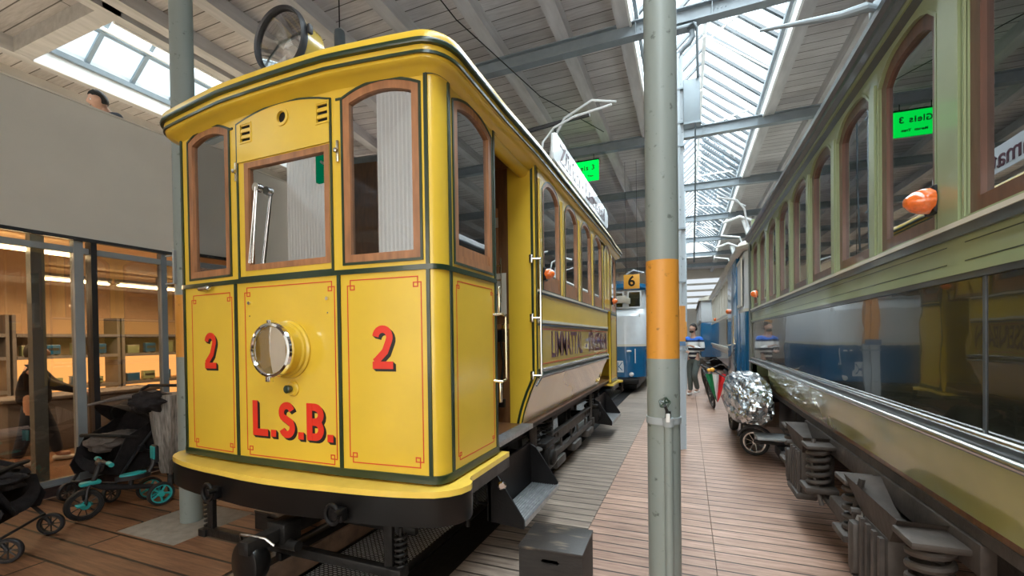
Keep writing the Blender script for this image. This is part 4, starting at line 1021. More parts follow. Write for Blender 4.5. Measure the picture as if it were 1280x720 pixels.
# truck: frames, axleboxes, wheels, springs
for s in (1, -1):
    X = XC+s*.90
    Ft = (V((X, 0, 0)), V((0,1,0)), V((0,0,1)), V((1,0,0)))
    mb = MB(); hol = [[(y+.028*math.cos(t*PI/6), .455+.028*math.sin(t*PI/6)) for t in range(12)] for y in [4.15+.13*k for k in range(4)]+[5.9+.13*k for k in range(3)]]
    mb.plate(Ft, [(3.75,.40),(6.7,.40),(6.7,.50),(3.75,.50)], hol, -.012, .012); mb.box(X-.03,X+.03,3.75,6.7,.50,.512); obj('truck_frame', mb, 'iron_grey', tr)
    mb = MB(); mb.box(X-.02,X+.02,4.1,6.4,.24,.31); mb.box(X+.03,X+.05,4.3,6.2,.27,.33); obj('truck_tie', mb, 'iron_grey', tr)
    for y in (4.0, 6.45):
        mb = MB(); mb.bbox(V((X+.02,y,.36)), (.17,.20,.22), b=.02); mb.lathe([(0,.075),(.03,.075),(.045,.05)], (X+s*.10,y,.36), (s,0,0), seg=20, cap1=True); mb.bbox(V((X,y,.50)), (.2,.3,.05), b=.01); ab = obj('axlebox', mb, 'iron', tr)
        for dy in (-.2, .2):
            mb = MB(); mb.coil((X,y+dy,.50), .045, .18, 5, .013); mb.cyl((X,y+dy,.46),(X,y+dy,.72),.016,seg=8); obj('spring', mb, 'iron', ab)
        for dy in (-.25, .27): mb = MB(); mb.cyl((X+.02,y+dy,.70),(X+.02,y+dy,.22),.022,seg=10); mb.bbox(V((X+.03,y+dy,.30)),(.08,.09,.12),b=.01); obj('brake_hanger', mb, 'iron_grey', tr)
        mb = MB(); mb.lathe([(-.06,.30),(-.05,.385),(0,.36),(.05,.355),(.06,.33),(.03,.30),(.02,.12),(.06,.10),(.06,.05)], (XC+s*.52,y,.36), (s,0,0), seg=40); obj('wheel', mb, 'iron', tr)
    mb = MB(); mb.lathe([(0,.01),(.005,.07),(.02,.10),(.03,.10),(.035,.02)], (X,3.72,.52), (0,0,-1), seg=20); mb.cyl((X,3.72,.50),(X,3.72,.74),.02,seg=10); mb.tube([(X,3.72,.45),(X+.03,3.74,.33),(X+.02,3.85,.25),(X,3.95,.22)], .03); obj('sand_pipe', mb, 'iron_grey', tr)
    for y in (4.45, 5.2, 5.95):
        mb = MB(); mb.bbox(V((X+.03,y,.21)), (.10,.34,.09), b=.015); mb.cyl((X+.03,y-.15,.25),(X+.03,y-.15,.42),.012,seg=8); mb.cyl((X+.03,y+.15,.25),(X+.03,y+.15,.42),.012,seg=8); obj('track_brake', mb, 'iron_grey', tr)
mb = MB(); mb.cyl((XC-.9,4.0,.36),(XC+.9,4.0,.36),.05); mb.cyl((XC-.9,6.45,.36),(XC+.9,6.45,.36),.05); mb.bbox(V((XC,4.5,.4)),(.7,.6,.4),b=.05); mb.bbox(V((XC,5.9,.4)),(.7,.6,.4),b=.05); obj('axle_and_motor', mb, 'black', tr)
mb = MB(); mb.box(XC-.85,XC+.85,2.75,mir(2.75),.62,.70); mb.bbox(V((XC-.5,3.1,.5)),(.5,.4,.3),b=.02); mb.bbox(V((XC+.45,3.0,.5)),(.4,.3,.22),b=.02); obj('underframe', mb, 'black', tr)
# ================================================================== GREEN TRAM ON THE RIGHT
gt = thing('tram', 'long pale green tram with brown window frames on the right side of the aisle', 'tram', (1.98, 2.7, 0))
GX = .93; GY0, GY1 = -3.0, 7.78; GW = 2.1
FG = (V((GX,0,0)), V((0,1,0)), V((0,0,1)), V((-1,0,0)))
FGo = (V((GX+GW,0,0)), V((0,1,0)), V((0,0,1)), V((1,0,0)))
wl = [(-2.75,-1.75),(-1.6,-.45),(-.30,.75),(.92,2.07)]+[(2.27+.685*k, 2.835+.685*k) for k in range(8)]
gh = [arch_loop(a, b, 1.915, 2.76, .10, corner=3.2) for a, b in wl]
for F, near in ((FG, True), (FGo, False)):
    mb = MB(); mb.plate(F, rect(GY0, GY1, 1.735, 1.90), [], -.04, 0); mb.plate(F, rect(GY0, GY1, 1.90, 2.95), gh, -.04, 0); obj('side_wall', mb, 'green', gt)
    for i, lp in enumerate(gh):
        mb = MB(); ring(mb, F, lp, .058, -.045, -.010); w_ = obj('window', mb, 'brown_frame', gt)
        Fp = F
        if near and i == 4:      # this pane sits slightly askew in its frame
            O, U, W, N = F; yc = (lp[0][0]+lp[1][0])/2; a = math.radians(-1.2)
            U2 = V((math.sin(a), math.cos(a), 0)); Fp = (V((GX, yc, 0))-U2*yc, U2, W, V((-math.cos(a), math.sin(a), 0)))
        mb = MB(); mb.plate(Fp, offset_loop(lp, .045), [], -.032, -.028); obj('pane', mb, 'pane_green', w_)
        mb = MB(); ring(mb, F, offset_loop(lp, -.012), .012, -.002, .008); obj('outline', mb, 'green', w_)
    for a in [2.165]+[b+.06 for a_, b in wl[4:]]:
        mb = MB(); wd = .07 if a < 2.3 else .032; mb.plate(F, rect(a-wd, a+wd, 1.90, 2.80), [], 0, .014); obj('pilaster', mb, 'green', gt)
    mb = MB(); mb.plate(F, rect(GY0, GY1, 1.885, 1.903), [], 0, .022); obj('sill_rail', mb, 'cream', gt)
    mb = MB(); mb.plate(F, rect(GY0, GY1, 1.850, 1.885), [], 0, .016); obj('sill_strip', mb, 'gutter', gt)
    mb = MB(); mb.plate(F, rect(GY0, GY1, 1.712, 1.735), [], -.01, .014); obj('moulding', mb, 'green', gt)
    mb = MB(); mb.plate(F, rect(GY0, GY1, 1.690, 1.712), [], -.01, .010); obj('moulding', mb, 'gutter', gt)
    if near:
        mb = MB()
        for (a, b) in ((GY0+.1, 2.08), (2.2, 7.6)):
            stroke(mb, F, [(a, 1.825), (b, 1.825)], .004, -.001, .001); stroke(mb, F, [(a, 1.758), (b, 1.758)], .004, -.001, .001)
        obj('lining', mb, 'dgreen', gt)
    for (a, b) in ((GY0, -.6), (-.594, 1.97), (1.976, 7.7)):
        mb = MB(); mb.plate(F, rect(a, b, 1.15, 1.690), [], -.03, -.004); obj('dark_panel', mb, 'dark_panel', gt)
    mb = MB(); mb.plate(F, rect(1.966, 1.980, 1.15, 1.69), [], -.004, .0); obj('panel_joint', mb, 'gutter', gt)
    s = -1 if near else 1; X = GX if near else GX+GW
    mb = MB(); mb.cyl((X+s*.012, GY0, 1.150), (X+s*.012, GY1, 1.150), .012, seg=10); mb.cyl((X+s*.03, GY0, 1.098), (X+s*.03, GY1, 1.098), .018, seg=12); obj('guard_rail', mb, 'steel', gt)
    mb = MB(); mb.plate(F, rect(GY0, GY1, 1.072, 1.14), [], -.03, .016); obj('guard_backing', mb, 'gutter', gt)
    a0, a1 = (X, X-s*.035)
    for (a, b) in ((GY0, -.2), (-.19, 1.49), (1.50, 3.9), (3.91, 6.3)):
        mb = MB(); mb.loft([[V((a0, y, 1.075)), V((a0-s*.004, y, .95)), V((a1, y, .80))] for y in (a, b)]); mb.loft([[V((a0-s*.02, y, 1.075)), V((a1-s*.02, y, .80))] for y in (a, b)]); obj('lower_panel', mb, 'green_low', gt)
    mb = MB(); mb.box(min(a1-s*.03, a1+s*.012), max(a1-s*.03, a1+s*.012), GY0, 6.3, .755, .80); obj('sill_beam', mb, 'iron_brown', gt)
    mb = MB(); mb.loft([[V((X+s*.0,y,2.90)),V((X+s*.03,y,2.93)),V((X+s*.035,y,2.955)),V((X+s*.065,y,2.965)),V((X+s*.068,y,2.99)),V((X+s*.09,y,3.0)),V((X+s*.092,y,3.03)),V((X+s*.075,y,3.05)),V((X-s*.02,y,3.08))] for y in (GY0-.05, GY1+.05)]); obj('gutter', mb, 'gutter', gt)
    mb = MB(); mb.plate(F, rect(GY0, GY1, 2.925, 2.945), [], 0, .034); obj('cornice_moulding', mb, 'green', gt)
mb = MB(); rows = []
for y in (GY0-.05, GY1+.05): rows.append([V((GX+GW/2+(GW/2+.02)*math.cos(t*PI/12), y, 3.05+.33*math.sin(t*PI/12))) for t in range(13)])
mb.loft(rows); obj('roof', mb, 'roofgrey', gt)
mb = MB(); mb.box(GX+.03, GX+GW-.03, GY0, GY1, .80, .86); obj('floor_board', mb, 'wood_dark', gt)
mb = MB(); mb.box(GX+.03, GX+GW-.03, GY0, GY1, 2.93, 2.96); obj('headlining', mb, 'cream', gt)
for y, nm in ((GY0, 'end_wall'), (GY1-.04, 'end_wall')):
    mb = MB(); mb.plate(frame_of((0, y+.04, 0), (1,0,0), (0,0,1)), rect(GX, GX+GW, .80, 3.3), [rect(1.15,1.6,1.9,2.7), rect(1.7,2.25,1.9,2.7), rect(2.35,2.85,1.9,2.7)], 0, .04); obj(nm, mb, 'green', gt)
mb = MB(); mb.box(GX-.025, GX+.06, 7.74, 7.93, .72, 3.03); mb.box(GX+.03, GX+GW-.1, 7.80, 7.86, .72, 2.9); obj('end_door', mb, 'dgreen', gt)
mb = MB()
for y in (2.9, 3.6, 4.3, 5.0, 5.7, 6.4): mb.box(1.1, 1.9, y, y+.05, 1.26, 1.80); mb.box(1.1,1.9,y-.4,y,1.22,1.28); mb.box(1.14,1.18,y-.38,y-.34,.86,1.22)
obj('seats', mb, 'wood_dark', gt)
for y, z, lab in ((2.275, 2.03, 0), (7.02, 2.08, 0)):
    mb = MB(); mb.bbox(V((GX-.012,y,z)), (.03,.085,.115), b=.012); o = obj('indicator', mb, 'black', gt)
    mb = MB(); mb.lathe([(0,.052),(.03,.05),(.06,.038),(.08,.018),(.083,.001)], (GX-.024,y+.0,z), (-1,-.1,0), seg=20); obj('lens', mb, 'orange_ind', o)
mb = MB(); mb.tube([(.88,2.66,3.07),(.80,2.60,3.06),(.70,2.60,3.05),(.38,2.75,3.16)], [.012,.022,.018,.007], seg=10); mb.bbox(V((.87,2.66,3.07)), (.06,.06,.07), b=.01); obj('trolley_rod', mb, 'grey_beam_light', gt)
mb = MB(); mb.tube([(.80,7.1,3.05),(.76,7.05,3.30),(.66,7.0,3.42),(.40,6.95,3.48)], .014, seg=8); mb.tube([(.78,7.1,3.35),(.40,6.95,3.56)], .010, seg=8); obj('collector_horn', mb, 'white_tram', gt)

def bogie(yc, parent):
    b = MB(); b.bbox(V((.97,yc,.69)), (.05,2.5,.12), b=.01)
    root = obj('bogie_frame', b, 'iron_brown', parent)
    for y in (yc-.78, yc+.78):
        b = MB(); b.bbox(V((.90,y,.44)), (.22,.30,.34), b=.025)
        for k in range(4): b.box(.772,.79,y-.13+k*.075,y-.10+k*.075,.29,.60)
        b.bbox(V((.83,y+.02,.26)), (.14,.34,.05), b=.012)
        b.bbox(V((.78,y+.20,.42)), (.05,.08,.26), b=.02)
        for dz in (.29, .60): b.cyl((.76,y+.20,dz),(.80,y+.20,dz),.018,seg=8)
        obj('axlebox', b, 'iron_grey', root)
        b = MB()   # rounded wear guard beside the axlebox
        pts = [(y+.16+.13*math.sin(t*PI/10), .44+.17*math.cos(t*PI/10)) for t in range(0, 11)]
        b.loft([[V((.80,p,q)) for p,q in pts],[V((.86,p,q)) for p,q in pts],[V((.86,y+.16+(p-y-.16)*.72,.44+(q-.44)*.78)) for p,q in pts],[V((.80,y+.16+(p-y-.16)*.72,.44+(q-.44)*.78)) for p,q in pts],[V((.80,p,q)) for p,q in pts]]); obj('guard', b, 'greypaint', root)
        for dy in (-.34, .42):
            b = MB(); b.coil((.86,y+dy,.42), .062, .26, 5, .017); b.bbox(V((.86,y+dy,.40)), (.2,.2,.04), b=.01); b.bbox(V((.86,y+dy,.70)), (.18,.18,.03), b=.01); b.cyl((.86,y+dy,.33),(.86,y+dy,.42),.03,seg=10); obj('spring', b, 'iron_brown', root)
        b = MB()   # gusset over the axlebox
        b.plate((V((.80,0,0)), V((0,1,0)), V((0,0,1)), V((-1,0,0))), [(y-.30,.72),(y-.16,.60),(y+.16,.60),(y+.42,.755),(y-.30,.755)], [], -.20, -.185)
        b.add([(.80,y-.15,.60),(.80,y+.15,.60),(.99,y+.15,.60),(.99,y-.15,.60),(.78,y-.28,.74),(.78,y+.38,.74),(.99,y+.38,.74),(.99,y-.28,.74)], [(0,1,2,3),(0,4,5,1),(1,5,6,2),(3,2,6,7),(0,3,7,4)])
        obj('gusset', b, 'iron_brown', root)
        b = MB(); b.lathe([(-.06,.32),(-.05,.41),(0,.385),(.05,.38),(.06,.35),(.03,.3),(.02,.12),(.06,.1)], (1.42,y,.385), (-1,0,0), seg=36); obj('wheel', b, 'iron', root)
    b = MB(); b.bbox(V((.93,yc,.36)), (.10,.55,.10), b=.015); b.cyl((.90,yc-.6,.30),(.90,yc+.6,.34),.022,seg=10); obj('equaliser', b, 'iron_brown', root)
    for dy in (-.48,.48):
        b = MB(); b.tube([(.84,yc+dy,.74),(.82,yc+dy*.9,.55),(.86,yc+dy*.75,.30)], .015, seg=8); obj('hanger', b, 'iron_grey', root)
    return root
bogie(3.28, gt); bogie(-1.0, gt)
mb = MB(); mb.bbox(V((1.98,2.4,.6)), (1.3,10,.2), b=.03); mb.bbox(V((1.3,5.6,.55)), (.6,.9,.35), b=.03); obj('underframe', mb, 'black', gt)

# ================================================================== BLUE AND WHITE TRAMS
def plain_window(mbf, mbg, F, a, b, z0, z1, fw=.03):
    ring(mbf, F, rect(a, b, z0, z1), fw, .0, .014); mbg.plate(F, rect(a+fw, b-fw, z0+fw, z1-fw), [], .001, .004)

bt = thing('tram', 'blue and white tram standing right behind the pale green tram', 'tram', (1.98, 13.8, 0))
BX = .87; FB = (V((BX,0,0)), V((0,1,0)), V((0,0,1)), V((-1,0,0)))
mb = MB(); mb.box(BX+.03, 3.0, 8.5, 19.2, .75, 1.95); obj('lower_body', mb, 'blue', bt)
mb = MB()      # rounded front platform apron
pl = bez((3.0, 8.24), (2.9, 8.06), (2.5, 8.04), 4)+bez((1.4, 8.04), (1.0, 8.04), (BX+.02, 8.35), 6)+[(BX+.02, 9.4)]
mb.loft([[V((x,y,z)) for x,y in pl] for z in (.62, 1.93)]); obj('apron', mb, 'blue', bt)
mb = MB(); mb.loft([[V((x+.01,y,z)) for x,y in pl] for z in (1.93, 2.95)]); obj('front_upper', mb, 'white_tram', bt)
mb = MB(); mb.loft([[V((x-.005,y,z)) for x,y in pl] for z in (1.90, 1.95)]); obj('moulding', mb, 'cream', bt)
mb = MB(); mb.bbox(V((BX+.04,10.1,1.78)), (.14,1.9,2.35), b=.02); obj('door_pillar', mb, 'blue', bt)
mb = MB(); mb.plate(FB, rect(10.75, 19.0, 1.93, 2.95), [rect(10.95+.95*k, 11.72+.95*k, 2.0, 2.82) for k in range(8)], -.04, 0); obj('upper_side', mb, 'white_tram', bt)
for k in range(8):
    mb = MB(); ring(mb, FB, rect(10.95+.95*k, 11.72+.95*k, 2.0, 2.82), .03, -.04, .01); w_ = obj('window', mb, 'cream', bt)
    mb = MB(); mb.plate(FB, rect(10.96+.95*k, 11.71+.95*k, 2.01, 2.81), [], -.03, -.025); obj('pane', mb, 'pane_blue', w_)
mb = MB(); mb.plate(FB, rect(8.45, 9.25, 2.0, 2.82), [rect(8.5, 9.2, 2.05, 2.77)], .0, .02); w_ = obj('window', mb, 'cream', bt)
mb = MB(); mb.plate(FB, rect(8.5, 9.2, 2.05, 2.77), [], .005, .010); obj('pane', mb, 'white_tram', w_)
mb = MB(); mb.plate(FB, rect(10.75, 19.0, 1.22, 1.92), [], -.04, .004); obj('side_panel', mb, 'dark_panel', bt)
mb = MB(); mb.plate(FB, rect(10.75, 19.0, 1.16, 1.22), [], -.02, .03); mb.plate(FB, rect(10.75, 19.0, 1.92, 1.96), [], -.02, .02); obj('moulding', mb, 'cream', bt)
mb = MB(); mb.loft([[V((BX,y,1.16)),V((BX+.05,y,.95)),V((BX+.14,y,.74))] for y in (10.8, 19.0)]); obj('lower_panel', mb, 'cream', bt)
mb = MB(); pr = [(BX-.0,2.92),(BX-.07,2.95),(BX-.09,3.00),(BX-.05,3.06),(BX+.2,3.16),(2.0,3.28),(2.9,3.16),(3.05,2.95)]
rows = [[V((x if x > 1.5 else x+.12, y, z-.03)) for x, z in pr] for y in (8.0,)]+[[V((x,y,z)) for x,z in pr] for y in (8.35, 9.4, 19.3)]
mb.loft(rows, caps=True); obj('roof', mb, 'cream', bt)
for y in (9.0, 11.5):
    mb = MB(); mb.cyl((1.1,y,3.1),(.98,y+.1,3.62),.05,seg=10); mb.tube([(1.25,y,3.1),(1.15,y,3.55),(.9,y+.05,3.68),(.62,y+.1,3.60)], .022, seg=8); mb.tube([(1.0,y+.3,3.1),(.92,y+.3,3.35),(.6,y+.35,3.42)], .018, seg=8); obj('collector', mb, 'white_tram', bt)
for y, z in ((10.9, 2.03), (16.0, 2.03)):
    mb = MB(); mb.ball((BX-.03,y,z), .055); obj('indicator', mb, 'orange_ind', bt)
mb = MB(); mb.bbox(V((1.98,13.8,.5)), (1.5,10.4,.3), b=.03); mb.bbox(V((1.0,12.6,.42)), (.14,2.2,.30), b=.02); mb.bbox(V((1.98,8.2,.55)), (2.0,.26,.14), b=.04); obj('truck', mb, 'black', bt)
mb = MB(); mb.tube([(BX-.02,9.35,1.88),(BX-.06,9.35,1.86),(BX-.06,9.35,1.35),(BX-.02,9.35,1.33)], .012, seg=8); mb.tube([(BX-.02,10.85,1.88),(BX-.06,10.85,1.86),(BX-.06,10.85,1.30),(BX-.02,10.85,1.28)], .012, seg=8); obj('handrail', mb, 'brass', bt)

b2 = thing('tram', 'farthest blue and white tram at the end of the aisle, with three white-framed side windows', 'tram', (1.6, 24.0, 0))
F2 = (V((.50,0,0)), V((0,1,0)), V((0,0,1)), V((-1,0,0)))
mb = MB(); mb.bbox(V((1.55,24.6,1.32)), (2.1,8.4,1.5), b=.08); obj('lower_body', mb, 'blue', b2)
mb = MB(); mb.bbox(V((1.55,24.6,2.55)), (2.08,8.36,.98), b=.06); obj('upper_body', mb, 'white_tram', b2)
for k in range(7):
    mb = MB(); ring(mb, F2, rect(20.9+k*1.12, 21.8+k*1.12, 2.15, 2.92), .06, -.01, .02); w_ = obj('window', mb, 'white_tram', b2)
    mb = MB(); mb.plate(F2, rect(20.96+k*1.12, 21.74+k*1.12, 2.2, 2.87), [], -.005, .008); obj('pane', mb, 'dark_panel', w_)
mb = MB(); mb.loft([[V((x,y,z)) for x,z in ((.42,3.0),(.45,3.08),(.9,3.2),(1.6,3.27),(2.3,3.2),(2.7,3.0))] for y in (20.3, 28.9)], caps=True); obj('roof', mb, 'cream', b2)
mb = MB(); mb.bbox(V((1.6,24.5,.38)), (1.4,6.5,.35), b=.03); obj('truck', mb, 'black', b2)

b6 = thing('tram', 'blue and white tram facing the camera under the orange 6 board', 'tram', (-2.2, 15.0, 0))
def lf(rows, name, m, caps=False):
    mb = MB(); mb.loft(rows, caps=caps); return obj(name, mb, m, b6)
def plan6(grow=0, y=12.0):
    return [(-3.35-grow, y+4.5), (-3.35-grow, y+.5)]+bez((-3.3-grow, y+.35), (-3.15-grow, y-grow), (-2.8, y-.02-grow), 4)+bez((-1.6, y-.02-grow), (-1.2+grow, y-grow), (-1.08+grow, y+.35), 5)+[(-1.05+grow, y+.5), (-1.05+grow, y+4.5)]
lf([[V((x,y,z)) for x,y in plan6()] for z in (.42, .5, 1.24)], 'lower_body', 'blue')
lf([[V((x,y,z)) for x,y in plan6(.006)] for z in (1.24, 1.30)], 'moulding', 'cream')
lf([[V((x,y,1.30)) for x,y in plan6()],[V((x,y,2.05)) for x,y in plan6()],[V((x,y+.06,2.15)) for x,y in plan6(-.02)],[V((x,y+.30,2.26)) for x,y in plan6(-.05)]], 'apron', 'white_tram')
lf([[V((x,y+.32,z)) for x,y in plan6(-.06)] for z in (2.2, 2.80)], 'upper_body', 'white_tram')
lf([[V((x,y+.25,z)) for x,y in plan6(.0)] for z in (2.78,)]+[[V((x,y+.22,2.84)) for x,y in plan6(.02)]]+[[V((x,y+.25,2.95)) for x,y in plan6(-.0)]]+[[V((x+(-2.2-x)*.5,y+.8,3.10)) for x,y in plan6(-.0)]], 'roof', 'blue')
F6 = frame_of((0, 12.26, 0), (1,0,0), (0,0,1))
for a, b in ((-3.1,-2.35),(-2.25,-1.62),(-1.52,-1.16)):
    mb = MB(); ring(mb, F6, rect(a, b, 2.28, 2.74), .035, -.02, .02); w_ = obj('window', mb, 'white_tram', b6)
    mb = MB(); mb.plate(F6, rect(a+.03, b-.03, 2.31, 2.71), [], -.01, .008); obj('pane', mb, 'dark_panel', w_)
mb = MB(); mb.bbox(V((-1.72,12.20,2.52)), (.36,.08,.20), b=.02); mb.bbox(V((-1.50,12.20,2.47)), (.12,.08,.16), b=.02); obj('destination_box', mb, 'cream', b6)
mb = MB(); mb.lathe([(0,.06),(.03,.06),(.04,.04),(.042,.001)], (-1.40,11.98,.50), (0,-1,0), seg=18); obj('marker_lamp', mb, 'white_cloth', b6)
F6b = frame_of((0, 11.975, 0), (1,0,0), (0,0,1))
mb = MB(); mb.plate(F6b, [(-1.78,.55),(-1.60,.55),(-1.60,.70),(-1.62,.86),(-1.78,.86)], [], 0, .004); em = obj('emblem', mb, 'white_tram', b6)
mb = MB(); stroke(mb, F6b, [(-1.75,.59),(-1.75,.82)], .02, .004, .006); stroke(mb, F6b, [(-1.64,.82),(-1.73,.70),(-1.64,.60)], .02, .004, .006); obj('lettering', mb, 'blue', em)
mb = MB(); mb.cyl((-1.30,11.95,.80),(-1.30,11.95,1.18),.014,seg=8); mb.cyl((-1.52,11.97,1.12),(-1.40,11.97,1.12),.02,seg=8); mb.cyl((-1.18,12.0,2.02),(-1.18,12.0,2.10),.02,seg=8); obj('handle', mb, 'white_cloth', b6)
mb = MB(); mb.bbox(V((-2.2,12.0,.32)), (2.0,.3,.16), b=.05); mb.bbox(V((-2.2,13.6,.25)), (1.8,2.6,.36), b=.03); obj('bumper', mb, 'black', b6)
mb = MB(); mb.box(-3.3,-1.1,16.4,16.5,.4,3.0); obj('rear_wall', mb, 'blue', b6)
for (x, y) in ((-2.6,13.2),(-1.8,13.6)):
    mb = MB(); mb.tube([(x,y,3.05),(x+.1,y,3.4),(x+.3,y,3.5),(x+.6,y,3.4)], .02, seg=8); obj('collector', mb, 'white_tram', b6)
# ================================================================== SHOP, BUGGIES, SCOOTER, CRATES
def place(root, loc, ang):
    root.location = loc; root.rotation_euler = (0, 0, ang)

# tubes and shelves in the shop
for i, (x, a, b, z, lab) in enumerate(((-6.02, .9, 2.62, 2.44, 'just behind the glass of the left wall'), (-8.25, 3.2, 3.95, 2.42, 'deep in the room, left of the door frame'), (-8.25, 4.06, 5.2, 2.42, 'deep in the room, beside the grey pole'), (-8.25, .8, 2.3, 2.42, 'deep in the room, at the left picture edge'))):
    t = thing('tube_lamp', 'warm tube lamp on the shop ceiling, '+lab, 'lamp', (x, (a+b)/2, z+.05))
    mb = MB(); mb.cyl((x,a,z), (x,b,z), .022, seg=10); obj('tube', mb, 'tube', t)
    mb = MB(); mb.bbox(V((x,(a+b)/2,z+.06)), (.07,b-a+.06,.05), b=.01)
    mb.box(x-.02,x+.02,a-.02,a+.02,z,z+.05); mb.box(x-.02,x+.02,b-.02,b+.02,z,z+.05); mb.box(x-.02,x+.02,(a+b)/2-.03,(a+b)/2+.03,z+.08,2.61); obj('housing', mb, 'greypaint', t)
area('shop_tube_light', (-7.9, 3.0, 2.36), 1.2, 5.0, 165, (1,.66,.34))
units = [(-9.45, 1.9+1.35*k) for k in range(4)]
for i, (x, y) in enumerate(units):
    t = thing('display_shelf', 'backlit grey display shelf at the shop back wall, %s' % ['nearest the left picture edge', 'second from the left edge', 'third, behind the door frame', 'last one, next to the grey pole'][i], 'shelf', (x, y+.65, .05))
    mb = MB()
    for yy in (y, y+1.28): mb.box(x-.2, x+.2, yy, yy+.04, .05, 1.95)
    obj('side_panel', mb, 'shop_grey', t)
    for z in (.16, .78, 1.28, 1.62):
        mb = MB(); mb.box(x-.2, x+.22, y+.04, y+1.28, z, z+.05); obj('shelf_board', mb, 'shop_grey', t)
    mb = MB(); mb.box(x-.2, x-.19, y+.04, y+1.28, .85, 1.27); mb.box(x-.2, x-.19, y+.04, y+1.28, .22, .77); obj('back_light', mb, 'shelf_light', t)
    mb = MB(); mb.box(x-.2, x-.18, y+.04, y+1.28, 1.33, 1.62); obj('back_panel', mb, 'shop_wall', t)
cols = ['blue', 'red', 'cream', 'greypaint', 'green', 'ochre', 'navy', 'white_cloth']
cn = {'blue':'blue','red':'red','cream':'cream','greypaint':'grey','green':'green','ochre':'ochre','navy':'navy','white_cloth':'white'}
n = 0
for i, (x, y) in enumerate(units):
    for z, lv in ((.83, 'middle'), (1.33, 'upper')):
        for k in range(4):
            yy = y+.2+k*.29+random.uniform(-.03,.03); h = random.uniform(.10,.22); w_ = random.uniform(.14,.2); c_ = cols[(n*3+k) % 8]
            t = thing('toy_tram' if k % 2 else 'souvenir_box', '%s on the %s board of the %s backlit shop shelf' % ((cn[c_]+(' toy tram' if k % 2 else ' souvenir box')), lv, ['first','second','third','fourth'][i]), 'toy' if k % 2 else 'box', (x+.05, yy, z), 'souvenirs on the backlit shelves')
            mb = MB(); mb.bbox(V((x+.05, yy, z+(h*.5+ (.015 if k % 2 else 0)))), (.10, w_, h-.0), b=.008); obj('body', mb, c_, t)
            if k % 2:
                mb = MB()
                for s in (-1, 1): mb.cyl((x+.09,yy+s*w_*.3,z+.012),(x+.01,yy+s*w_*.3,z+.012),.012,seg=10)
                obj('wheels', mb, 'rubber', t)
                mb = MB(); mb.box(x+.101, x+.103, yy-w_*.4, yy+w_*.4, z+h*.5, z+h*.75); obj('windows', mb, 'plastic_dark', t)
            else:
                mb = MB(); mb.bbox(V((x+.05,yy,z+h+.006)), (.106,w_+.006,.012), b=.003); obj('lid', mb, 'cream', t)
            n += 1
t = thing('counter', 'low brown shop counter behind the person in the dark jacket', 'counter', (-8.3, 3.6, .05))
mb = MB(); mb.bbox(V((-8.3,3.6,.40)), (.6,1.7,.70), b=.02); obj('body', mb, 'shop_grey', t)
mb = MB(); mb.bbox(V((-8.3,3.6,.78)), (.68,1.8,.05), b=.01); obj('top', mb, 'shop_grey', t)
t = thing('sign_stand', 'slim grey sign stand in the shop beside the left picture edge', 'sign', (-7.9, 2.35, .05))
mb = MB(); mb.cyl((-7.9,2.35,.06),(-7.9,2.35,1.55),.02,seg=10); mb.cyl((-7.9,2.35,.05),(-7.9,2.35,.075),.16,seg=20); obj('stand', mb, 'shop_grey', t)
mb = MB(); mb.bbox(V((-7.88,2.35,1.48)), (.03,.24,.16), b=.01); obj('panel', mb, 'shop_grey', t)
t = thing('shop_column', 'grey square column just inside the shop glazing, in front of the person', 'column', (-5.97, 2.27, .05))
mb = MB(); mb.box(-6.02,-5.93,2.22,2.32,.05,2.60); obj('shaft', mb, 'grey_beam', t)
mb = MB(); mb.bbox(V((-5.975,2.27,.065)), (.14,.15,.03), b=.005); obj('foot', mb, 'greypaint', t)
t = thing('wall_bracket', 'small brass coloured bracket with thin rod on the pale gallery wall', 'bracket', (-9.95, 3.4, 4.9))
mb = MB(); mb.box(-9.99,-9.93,3.35,3.75,4.98,5.03); mb.cyl((-9.9,3.6,4.2),(-9.9,3.6,5.0),.012,seg=6); obj('bracket', mb, 'brass', t)

# crates
def crate(loc, d, ang, label):
    t = thing('wooden_crate', label, 'crate', (0,0,0))
    mb = MB(); x, y, z = d[0]/2, d[1]/2, d[2]; th = .016
    F = (V((0,-y,0)), V((1,0,0)), V((0,0,1)), V((0,-1,0)))
    slot = [(-.045,z*.70),(.045,z*.70),(.055,z*.74),(.045,z*.79),(-.045,z*.79),(-.055,z*.74)]
    mb.plate(F, rect(-x, x, 0, z-.018), [slot], -th, 0)
    F = (V((0,y,0)), V((1,0,0)), V((0,0,1)), V((0,1,0))); mb.plate(F, rect(-x, x, 0, z-.018), [slot], -th, 0)
    mb.box(-x,-x+th,-y+th,y-th,0,z-.018); mb.box(x-th,x,-y+th,y-th,0,z-.018); obj('sides', mb, 'crate_wood', t)
    mb = MB(); mb.bbox(V((0,0,z-.009)), (d[0]+.008,d[1]+.008,.018), b=.004); obj('top', mb, 'crate_top', t)
    place(t, loc, ang)
M['crate_wood'] = mat('blackened crate wood', (.016,.013,.011), .6, var=.35, scale=9, stretch=(1,6,6), bump=.2)
M['crate_top'] = mat('worn crate top', (.022,.018,.016), .45, col2=(.20,.15,.10), scale=5, stretch=(1.2,5,1), thresh=(.55,.78), bump=.15, detail=7)
crate((-.752, 2.56, 0), (.375, .335, .285), .03, 'small black wooden crate with a hand slot, in front of the tram step')
crate((-3.05, 2.62, 0), (.38, .30, .15), -.03, 'low black wooden crate under the left part of the yellow tram front')

